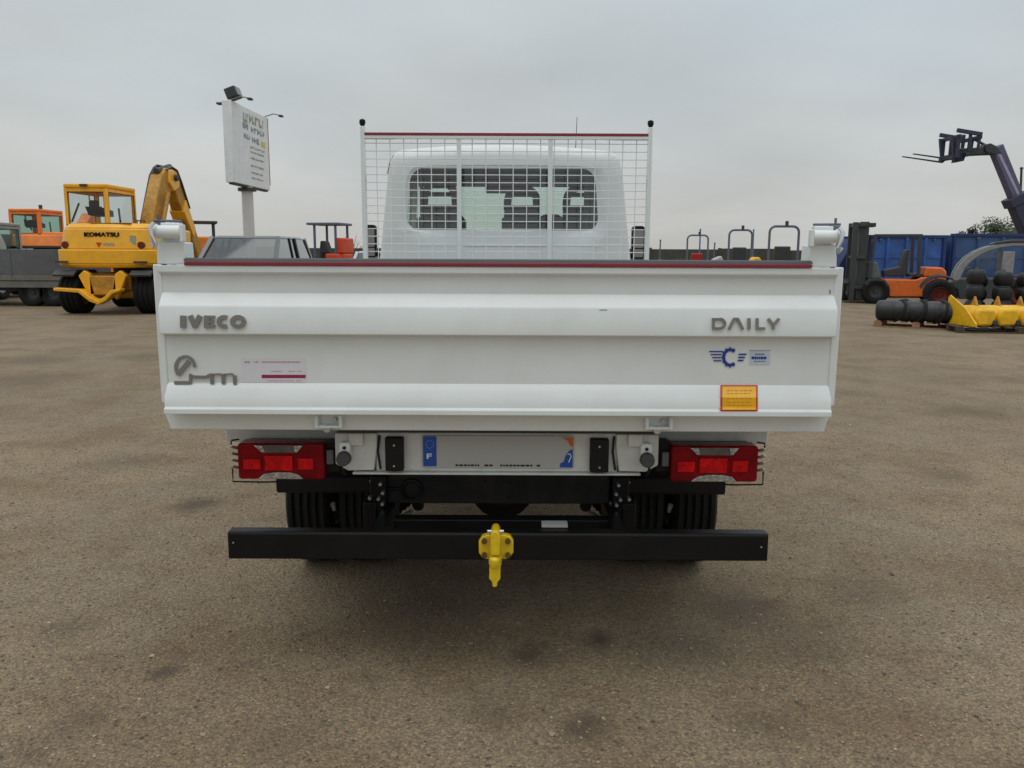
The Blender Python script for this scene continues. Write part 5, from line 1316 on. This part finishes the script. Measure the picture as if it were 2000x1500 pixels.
MB().prism([(fy(1697), fz(545)), (fy(1725), fz(545)), (fy(1714), fz(512)), (fy(1700), fz(512))], -.45, .45, 'x').build('dash_cowl', 'mid_grey', fk, bevel=.04)
MB().prism([(fy(1778), fz(541)), (fy(1803), fz(541)), (fy(1802), fz(534)), (fy(1780), fz(534))], -.5, .5, 'x').build('hood', 'dark_grey', fk, bevel=.02)
ms = MB()
for s_ in (-1, 1):
    ms.box((s_ * .48 - .05, fy(1672), fz(588)), (s_ * .48 + .05, fy(1661), fz(433)))
    ms.box((s_ * .36 - .05, fy(1694), fz(588)), (s_ * .36 + .05, fy(1676), fz(432)))
for py in (436, 500, 560): ms.box((-.5, fy(1690), fz(py + 6)), (.5, fy(1664), fz(py)))
ms = ms.build('mast', 'dark_grey', fk, bevel=.008)
for x in (-.12, .12): MB().cyl((x, fy(1680), fz(580)), (x, fy(1680), fz(440)), .045, n=10).build('lift_ram', 'mid_grey', ms)
MB().box((-.3, fy(1708), fz(442)), (.3, fy(1690), fz(434))).build('mast_head', 'dark_grey', ms, bevel=.01)
ca = MB()
for py in (548, 570): ca.box((-.6, fy(1660), fz(py + 7)), (.6, fy(1655), fz(py)))
for x in (-.45, 0, .45): ca.box((x - .04, fy(1661), fz(580)), (x + .04, fy(1657), fz(545)))
ca.build('fork_carriage', 'dark_grey', fk)
for x in (-.35, .35):
    MB().prism([(fy(1655), fz(588)), (fy(1655), fz(555)), (fy(1652), fz(555)), (fy(1651), fz(585)), (fy(1585), fz(589)), (fy(1585), fz(590.5))], x - .06, x + .06, 'x').build('fork', 'black_steel', fk)
for s_ in (-1, 1):
    wheel(fk, (s_ * .58, fy(1713), .38), .38, .32, rim='dark_grey', grooves=3, n=28)
    wheel(fk, (s_ * .55, fy(1835), .36), .36, .28, rim='dark_grey', grooves=3, n=28)
    MB().prism([(fy(1690), fz(556)), (fy(1697), fz(546)), (fy(1712), fz(543)), (fy(1728), fz(547)), (fy(1737), fz(558)), (fy(1733), fz(560)), (fy(1727), fz(551)), (fy(1712), fz(548)), (fy(1700), fz(550)), (fy(1694), fz(558))], s_ * .42, s_ * .75, 'x').build('wheel_fender', 'dark_grey', fk)

# blue roll-off skips behind
mat('skip_blue_worn', C(58, 90, 138), 0.55, var=0.3, scale=1.2, dirt=C(60, 60, 66), dirt_amt=0.65)
def skip(label, px0, px1, pytop, Yf, m, nr, dx=0.0):
    x0, x1 = P(px0, 500, Yf).x, P(px1, 500, Yf).x
    kl = (x1 - x0) / 2
    sk = thing('blue_skip', label, 'container', ((x0 + x1) / 2, Yf + 1.2, 0), 0, 'blue skips behind the forklift')
    zk = P((px0 + px1) / 2, pytop, Yf).z
    MB().box((-kl, -1.2, .2), (kl, -1.14, zk - .1)).build('wall', m, sk)
    MB().box((-kl, 1.14, .2), (kl, 1.2, zk - .1)).build('wall', m, sk)
    MB().box((-kl, -1.138, .2), (-kl + .06, 1.138, zk - .1)).build('end_wall', m, sk)
    MB().box((kl - .06, -1.138, .2), (kl, 1.138, zk - .1)).build('end_wall', m, sk)
    MB().box((-kl + .07, -1.13, .2), (kl - .07, 1.13, .26)).build('floor', 'skip_blue_dark', sk)
    for y in (-1.2, 1.2): MB().box((-kl - .03, y - .06, zk - .1), (kl + .03, y + .06, zk)).build('top_rail', 'skip_blue_dark', sk, bevel=.01)
    for i in range(nr + 1):
        x = -kl + .09 + (2 * kl - .18) * i / nr
        MB().prism([(x - .08, -1.2), (x - .04, -1.27), (x + .04, -1.27), (x + .08, -1.2)], .2, zk - .102, 'z').build('rib', 'skip_blue_dark' if i in (0, nr) else m, sk)
    for z in (.75, 1.35): MB().box((-kl + .18, -1.225, z), (kl - .18, -1.201, z + .05)).build('side_press', m, sk)
    for y in (-.5, .5): MB().box((-kl, y - .06, 0), (kl, y + .06, .2)).build('skid', 'dark_grey', sk)
    for k in range(3):
        x = -kl + 2 * kl * (k + .5) / 3
        MB().cyl((x, -1.29, zk - .16), (x, -1.2, zk - .16), .035, n=8).build('net_hook', 'mid_grey', sk)
skip('blue ribbed steel skip right behind the forklift mast and guard', 1690, 1847, 459, 28.3, 'skip_blue', 4)
skip('worn paler blue skip behind the red loader with the arched cab', 1856, 2150, 457, 28.5, 'skip_blue_worn', 6)

# dark blue box end left of the forklift mast
sk2 = thing('navy_skip', 'dark navy open skip with sloping end beside the forklift mast', 'container', (P(1655, 500, 26.5).x + .1, 27.4, 0))
MB().prism([(-.35, .1), (.7, .1), (.7, 1.9), (.05, 1.9), (-.35, 1.1)], -.9, .4, 'y').build('tub', 'skip_blue_dark', sk2, bevel=.02)
for x in (-.2, .35): MB().box((x - .04, -.96, .15), (x + .04, -.901, 1.1 if x < 0 else 1.85)).build('rib', 'skip_blue_dark', sk2)
for y in (-.6, .1): MB().box((-.3, y - .05, 0), (.65, y + .05, .1)).build('skid', 'dark_grey', sk2)

# telescopic handler: raised boom with forks, machine body beyond the frame
YB = 31.0
th = thing('telehandler', 'purple telescopic handler with its boom and forks raised against the sky', 'telehandler', (P(2060, 520, YB).x, YB, 0), rad(90))
def tw_(px, py):                     # pixel to local (forward, up)
    v = P(px, py, YB); return (-(v.x - th.location.x), v.z)
def tbar(parent, name, m, p0, p1, w, h, bev=.01):
    a, b = tw_(*p0), tw_(*p1)
    return MB().bar((0, a[0], a[1]), (0, b[0], b[1]), w, h).build(name, m, parent, bevel=bev)
bm1 = tbar(th, 'boom_base', 'boom_navy', (2040, 520), (1984, 386), .5, .62, .03)
bm2 = tbar(th, 'boom_section', 'boom_purple', (2000, 425), (1944, 287), .36, .42, .03)
tbar(bm2, 'boom_wear_strip', 'boom_pale', (1988, 390), (1944, 297), .375, .10, .01)
tbar(bm1, 'boom_collar', 'boom_navy', (1989, 398), (1982, 382), .58, .78, .02)
kn = MB().prism([tw_(*p_) for p_ in ((1952, 302), (1918, 303), (1880, 305), (1868, 300), (1870, 291), (1910, 289), (1918, 283), (1930, 281), (1942, 287))], -.2, .2, 'x').build('boom_head', 'dark_grey', th, bevel=.03)
MB().lathe([(-.26, .001), (-.26, .16), (.26, .16), (.26, .001)], (0, *tw_(1925, 291)), 16).build('pivot', 'dark_grey', kn, smooth=True)
cr = MB()
for x in (-.55, -.1, .5):
    for p0, p1, h in (((1853, 308), (1857, 268), .14), ((1875, 300), (1880, 264), .1), ((1893, 296), (1898, 268), .08)):
        a, b = tw_(*p0), tw_(*p1); cr.bar((x, a[0], a[1]), (x, b[0], b[1]), .08, h)
for p0 in ((1858, 270), (1897, 272), (1853, 308), (1872, 304)):
    a = tw_(*p0); cr.box((-.62, a[0] - .06, a[1] - .06), (.62, a[0] + .06, a[1] + .06))
for x in (-.6, .6):
    a, b = tw_(1852, 259), tw_(1900, 267); cr.bar((x, a[0], a[1]), (x, b[0], b[1]), .08, .14)
    a, b = tw_(1850, 308), tw_(1882, 302); cr.bar((x * .6, a[0], a[1]), (x * .6, b[0], b[1]), .08, .2)
cr = cr.build('fork_carriage', 'boom_navy', th, bevel=.01)
for x in (-.42, .42):
    fkm = MB().prism([tw_(*p_) for p_ in ((1849, 313), (1846, 268), (1850, 268), (1856, 312), (1852, 316), (1773, 304), (1773, 302.5))], x - .06, x + .06, 'x').build('fork', 'boom_navy', th, bevel=.005)
MB().prism([tw_(*p_) for p_ in ((1878, 304), (1874, 316), (1866, 317), (1870, 303))], -.3, .3, 'x').build('tilt_link', 'boom_navy', th)
MB().cyl((.1, *tw_(1900, 268)), (.1, *tw_(1940, 290)), .05, n=8).build('tilt_ram', 'dark_grey', th)
MB().box((-.95, -2.4, .55), (.95, 2.2, 1.15)).build('chassis', 'boom_navy', th, bevel=.05)
cab_frame(th, -.95, -.05, -.6, .8, 1.0, 2.25, 'boom_purple', 'glass_clear', .1)
MB().box((.1, -1.9, 1.153), (.9, .5, 1.6)).build('engine_cover', 'boom_purple', th, bevel=.06)
for s_ in (-1, 1):
    for y in (-1.6, 1.5): wheel(th, (s_ * .95, y, .58), .58, .4, grooves=3, n=24)

# red machine with arched cab
YR = 21.6
rm = thing('red_loader', 'red compact loader with an arched light grey cab frame in front of the blue skip', 'loader', (P(1935, 560, YR).x + .15, YR + .6, 0), rad(65))
def rl(px, py, Y=YR):
    v = P(px, py, Y); return (-(px - 1935) * Y / F * .89, v.z)
arch = [(1868, 552), (1872, 535), (1880, 518), (1892, 503), (1908, 491), (1928, 482), (1950, 476), (1978, 473), (2010, 473)]
inner = [(2010, 481), (1978, 481), (1955, 484), (1935, 490), (1918, 499), (1904, 510), (1893, 523), (1887, 537), (1884, 552)]
MB().prism([rl(*p_) for p_ in arch + inner], .52, .64, 'x').build('cab_arch', 'arch_grey', rm, bevel=.02)
MB().prism([rl(*p_) for p_ in arch + inner], -.64, -.52, 'x').build('cab_arch', 'arch_grey', rm, bevel=.02)
MB().prism([rl(*p_) for p_ in ((1940, 477.5), (1978, 474.5), (2030, 474.5), (2030, 469), (1975, 468), (1945, 473))], -.66, .66, 'x').build('roof', 'dark_grey', rm, bevel=.03)
for x in (-.58, .58):
    MB().box((x - .06, rl(1984, 500)[0], rl(0, 541)[1]), (x + .06, rl(1962, 500)[0], rl(0, 482)[1])).build('door_pillar', 'arch_grey', rm, bevel=.02)
    MB().add([(x, *rl(*p_)) for p_ in ((1888, 541), (1893, 524), (1905, 511), (1919, 500), (1937, 491), (1961, 484), (1961, 541))], [tuple(range(7))]).build('side_window', 'glass_clear', rm)
MB().prism([rl(*p_) for p_ in ((1862, 553), (1884, 545), (2040, 542), (2040, 580), (1885, 585), (1880, 566), (1864, 563))], -.66, .66, 'x').build('body', 'dark_grey', rm, bevel=.03)
MB().prism([rl(*p_) for p_ in ((1866, 551), (1884, 546), (1888, 556), (1886, 562), (1868, 560))], .3, .72, 'x').build('lamp_cowl', 'machine_red', rm, bevel=.03)
MB().prism([rl(*p_) for p_ in ((1985, 540), (2040, 536), (2040, 556), (1990, 556))], .3, .72, 'x').build('rear_cowl', 'machine_red', rm, bevel=.03)
MB().prism([rl(*p_) for p_ in ((1898, 541), (1898, 524), (1905, 522), (1912, 541))], -.2, .2, 'x').build('seat', 'dark_grey', rm, bevel=.03)
for s_ in (-1, 1):
    wheel(rm, (s_ * .62, rl(1848, 580)[0], .40), .40, .32, rim='lamp_dark', grooves=3, n=28)
    wheel(rm, (s_ * .62, rl(2000, 580)[0], .42), .42, .34, rim='lamp_dark', grooves=3, n=28)
    MB().tube([(s_ * .62, rl(1848, 580)[0] + .5 * math.cos(t), .42 + .48 * math.sin(t)) for t in np.linspace(.3, 2.7, 9)], .03, 6).build('wheel_fender', 'dark_grey', rm)

# pallets
def pallet(name, label, loc, rz, L, W, m, z0=0.0):
    t = thing(name, label, 'pallet', loc, rz)
    for k in range(3):
        x = -W / 2 + .05 + (W - .1) * k / 2
        for j in range(3):
            y = -L / 2 + .07 + (L - .14) * j / 2
            MB().box((x - .05, y - .07, z0 + .022), (x + .05, y + .07, z0 + .10)).build('block', m, t)
        MB().box((x - .05, -L / 2, z0), (x + .05, L / 2, z0 + .021)).build('runner_board', m, t)
    nb = int(L / .2)
    for j in range(nb):
        y = -L / 2 + .06 + (L - .12) * j / (nb - 1)
        MB().box((-W / 2, y - .055, z0 + .101), (W / 2, y + .055, z0 + .123)).build('deck_board', m, t)
    return t
pa = G(1800, 640)
RZ1 = rad(58)
pallet('pallet', 'light wooden pallet under the long black grooved roll', (pa.x, pa.y + .15, 0), RZ1, 1.55, .85, 'pallet_wood')
def grooved_roll(label, off, L, r, z):
    d = Matrix.Rotation(RZ1, 3, 'Z') @ Vector((off, 0, 0))
    t = thing('grooved_roll', label, 'roll', (pa.x + d.x, pa.y + .15 + d.y, z), RZ1)
    pf = [(-L / 2, .001), (-L / 2, r * .8), (-L / 2 + .03, r * .95)]
    for k in range(5):
        a = -L / 2 + .05 + k * (L - .1) / 5; b = -L / 2 + .05 + (k + 1) * (L - .1) / 5
        pf += [(a + .02, r), (b - .02, r), (b - .012, r * .93), (b + .008, r * .93)]
    pf = pf[:-2] + [(L / 2 - .03, r * .95), (L / 2, r * .8), (L / 2, .001)]
    MB().lathe(pf, (0, 0, r), 28, 'y').build('rubber_body', 'roll_black', t, smooth=True, angle=50)
    for k in range(3):
        y = -L / 2 + L * (.26 + .24 * k)
        MB().tube([((r + .008) * math.cos(q), y + .16 * math.cos(q + .5), r + (r + .006) * math.sin(q)) for q in np.linspace(0, 2 * math.pi, 33)[:-1]], .03, 6, True).build('strap', 'roll_shadowless', t, smooth=True)
grooved_roll('long black grooved rubber roll with three straps, on the outer side of the wooden pallet', -.21, 1.55, .205, .124)
grooved_roll('long black grooved rubber roll lying behind its twin on the wooden pallet', .215, 1.5, .20, .124)

pb2 = G(1985, 652)
pallet('pallet', 'dark weathered pallet under the yellow scalloped blade attachment', (pb2.x + .15, pb2.y + .45, 0), rad(82), 2.3, 1.0, 'pallet_dark')
ya = thing('blade_attachment', 'yellow steel blade attachment with wedge end plate and scalloped edge', 'attachment', (pb2.x + .2, pb2.y + .45, .123), rad(4))
wed = [(-.42, .0), (.28, .0), (.30, .1), (-.05, .40), (-.40, .55), (-.46, .5)]
for x in (-1.02, 1.0):
    MB().prism([(-y, z) for y, z in [(-.52, .50), (-.46, .56), (.05, .34), (.42, .06), (.42, 0), (-.40, 0)]], x - .015, x + .015, 'x').build('end_plate', 'loader_yellow', ya, bevel=.005)
mb_ = MB()
rows = []
for t in np.linspace(0, 1, 13):
    a_ = rad(200 - 150 * t)
    rows.append([( -.98, .16 + .30 * math.cos(a_) , .16 + .22 * math.sin(a_)), (.96, .16 + .30 * math.cos(a_), .16 + .22 * math.sin(a_))])
ms_ = MB().strip(rows).build('moldboard', 'loader_yellow', ya, smooth=True)
so_ = ms_.modifiers.new('solid', 'SOLIDIFY'); so_.thickness = .02
for k in range(4):
    x = -.72 + k * .46
    sc_ = MB().prism([(x - .2, .0), (x + .12, .0), (x + .2, .14), (x + .17, .33), (x - .16, .33), (x - .22, .18)], -.26, -.12, 'y').build('scallop', 'loader_yellow', ya, bevel=.05, seg=3)
    MB().box((x + .13, -.28, .02), (x + .21, -.2, .12)).build('tooth', 'dark_grey', ya, bevel=.01)
    MB().prism([(.05, .36), (.25, .36), (.15, .55)], x - .02, x + .02, 'x').build('bracket', 'digger_dark', ya)
MB().cyl((-1.0, .0, .03), (.98, .0, .03), .03, n=10).build('lower_shaft', 'dark_grey', ya)

# black drums stacked behind
dp = G(1950, 629)
pallet('pallet', 'dark pallet carrying the upright black ribbed columns', (dp.x + .1, dp.y + .5, 0), 0, 1.0, 1.5, 'pallet_dark')
cols = [(-.47, -.12, 1.02, 'tallest upright black ribbed rubber column at the forklift end of the dark pallet'),
        (.12, -.15, .98, 'upright black ribbed rubber column in the middle of the dark pallet'),
        (.68, -.1, .95, 'upright black ribbed rubber column at the far end of the dark pallet'),
        (-.18, .3, .90, 'upright black ribbed rubber column set back between two others'),
        (.42, .32, .92, 'upright black ribbed rubber column set back near the pallet end')]
for x, y, h_, lb in cols:
    t = thing('ribbed_roll', lb, 'rubber column', (dp.x + .1 + x, dp.y + .5 + y, .124), random.uniform(0, 1), 'black ribbed columns on a pallet')
    pf = [(0, .001), (0, .15)]
    nb_ = 3
    for k in range(nb_):
        z0, z1 = h_ * k / nb_, h_ * (k + 1) / nb_
        pf += [(z0 + .03, .17), (z0 + (z1 - z0) * .3, .195), (z0 + (z1 - z0) * .7, .195), (z1 - .03, .17), (z1 - .002, .12)]
    pf += [(h_, .11), (h_, .07), (h_ - .25, .065), (h_ - .25, .001)]
    MB().lathe(pf, (0, 0, 0), 24, 'z').build('rubber_body', 'drum_black', t, smooth=True, angle=50)
    MB().cyl((0, 0, h_ - .24), (0, 0, h_ + .05), .035, n=10).build('core_rod', 'mid_grey', t)
    for k in range(2):
        z = h_ * (k + 1) / nb_
        MB().lathe([(-.02, .118), (-.02, .135), (.02, .135), (.02, .118)], (0, 0, z - .002), 20, 'z').build('clamp_band', 'mid_grey', t, smooth=True)
q = P(1921, 585, dp.y - .05)

# ================================================================== FAR BACKGROUND
yw = 72
wz1 = P(1400, 487, yw).z
bwall = thing('boundary_wall', 'long low dark green grey boundary wall along the far side of the yard', 'wall', (0, yw, 0))
seg_n = 24
for k in range(seg_n):
    a = -72 + 144 * k / seg_n; b = a + 144 / seg_n - .06
    hgt = wz1 + random.uniform(-.06, .08)
    MB().box((a, 0, 0), (b, .25, hgt)).build('panel', 'wall_dark', bwall)
for k in range(seg_n + 1):
    a = -72 + 144 * k / seg_n - .03
    MB().box((a - .1, -.06, 0), (a + .1, .3, wz1 + .12)).build('post', 'wall_dark', bwall)
for px, t0, m, lab in ((1288, 470, 'rops_grey', 'short grey post at the wall nearest the truck mirror'), (1366, 449, 'post_blue', 'slim blue post rising through the narrow roll hoop'), (1394, 476, 'rops_grey', 'short grey post between the narrow and middle roll hoops'), (1470, 450, 'post_blue', 'slim blue post between the middle and widest roll hoops'), (1993, 330, 'foliage_dark', 'thin dark mast beside the raised telehandler boom')):
    Yp = 62 if px < 1900 else 40
    b0, t_ = P(px, 495, Yp), P(px + 2, t0, Yp)
    o = MB().cyl((0, 0, 0), (t_.x - b0.x, 0, t_.z), .07, .05, n=8)
    o.lathe([(0, .001), (0, .16), (.05, .16), (.05, .001)], (0, 0, 0), 10, 'z')
    o.cyl((t_.x - b0.x, 0, t_.z), (t_.x - b0.x, 0, t_.z + .08), .09, .06, n=8)
    o = o.build('post', m, None, smooth=True); o.location = (b0.x, Yp, 0); tag(o, lab, 'post')

def tree(name, label, px, pytop, Y, wpx, dark=False, bare=False, n=2600, seed=1):
    rng = random.Random(seed)
    c = P(px, 495, Y); zt__ = P(px, pytop, Y).z; w = wpx / F * Y
    t = thing(name, label, 'tree' if not bare else 'shrub', (c.x, Y, 0))
    trunk = MB(); tips = []
    def limb(p, d, ln, r, lvl):
        pts = [p]; q = p
        for i in range(4):
            d = (d + Vector((rng.gauss(0, .18), rng.gauss(0, .18), rng.gauss(.06, .1)))).normalized()
            q = q + d * ln / 4; pts.append(q)
        trunk.tube(pts, [r * (1 - .16 * i) for i in range(5)], 5)
        tips.append(q)
        if lvl > 0:
            for k in range(4 if bare else 3):
                dd = (d + Vector((rng.gauss(0, .7), rng.gauss(0, .7), rng.gauss(.15, .35)))).normalized()
                limb(pts[rng.randint(2, 4)], dd, ln * .62, r * .5, lvl - 1)
    if bare:
        for k in range(5):
            limb(Vector((rng.gauss(0, w * .12), rng.gauss(0, w * .12), 0)), Vector((rng.gauss(0, .25), rng.gauss(0, .25), 1)).normalized(), zt__ * .6, .035, 2)
        trunk.build('stem', 'bark', t, smooth=True); return t
    limb(Vector((0, 0, 0)), Vector((0, 0, 1)), zt__ * .55, w * .035, 2)
    trunk.build('trunk', 'bark', t, smooth=True)
    cl = []
    for k in range(16):
        a_ = rng.random() * 6.283; rr3 = math.sqrt(rng.random()) * w * .42
        zz_ = zt__ * (.45 + .5 * rng.random() * (1 - (rr3 / (w * .5)) ** 2 * .6))
        cl.append((Vector((rr3 * math.cos(a_), rr3 * math.sin(a_), min(zz_, zt__ * .93))), w * (.09 + .1 * rng.random())))
    lv = MB()
    for i in range(n):
        cc2, rr4 = cl[rng.randrange(len(cl))]
        d = Vector((rng.gauss(0, 1), rng.gauss(0, 1), rng.gauss(0, .8))).normalized()
        p = cc2 + d * rr4 * rng.random() ** .45
        s = rng.uniform(.05, .11) * (zt__ / 3.2)
        u = Vector((rng.gauss(0, 1), rng.gauss(0, 1), rng.gauss(0, 1))).normalized(); v = u.orthogonal().normalized()
        lv.add([p - u * s, p + v * s * .6, p + u * s, p - v * s * .6], [(0, 1, 2, 3)])
    lv.build('crown', 'foliage_dark' if dark else 'foliage', t)
    return t
tree('tree', 'broad green tree behind the right end of the blue skip', 1960, 431, 46, 190, seed=3, n=5200)
tree('tree', 'dark rounded tree rising behind the blue skip left of the broad green tree', 1906, 436, 48, 100, True, seed=5, n=3000)
tree('tree', 'tall tree at the foot of the raised telehandler boom', 2010, 398, 50, 120, seed=8, n=3600)
tree('tree', 'low dark bush top just showing above the blue skip rim', 1874, 449, 48, 52, True, seed=9, n=1400)
tree('bare_shrub', 'leafless shrub standing above the far wall beside the small red excavator', 690, 462, 66, 26, bare=True, seed=12)
tree('bare_shrub', 'leafless bush behind the orange excavator and its yellow neighbour', 276, 440, 50, 40, bare=True, seed=14)
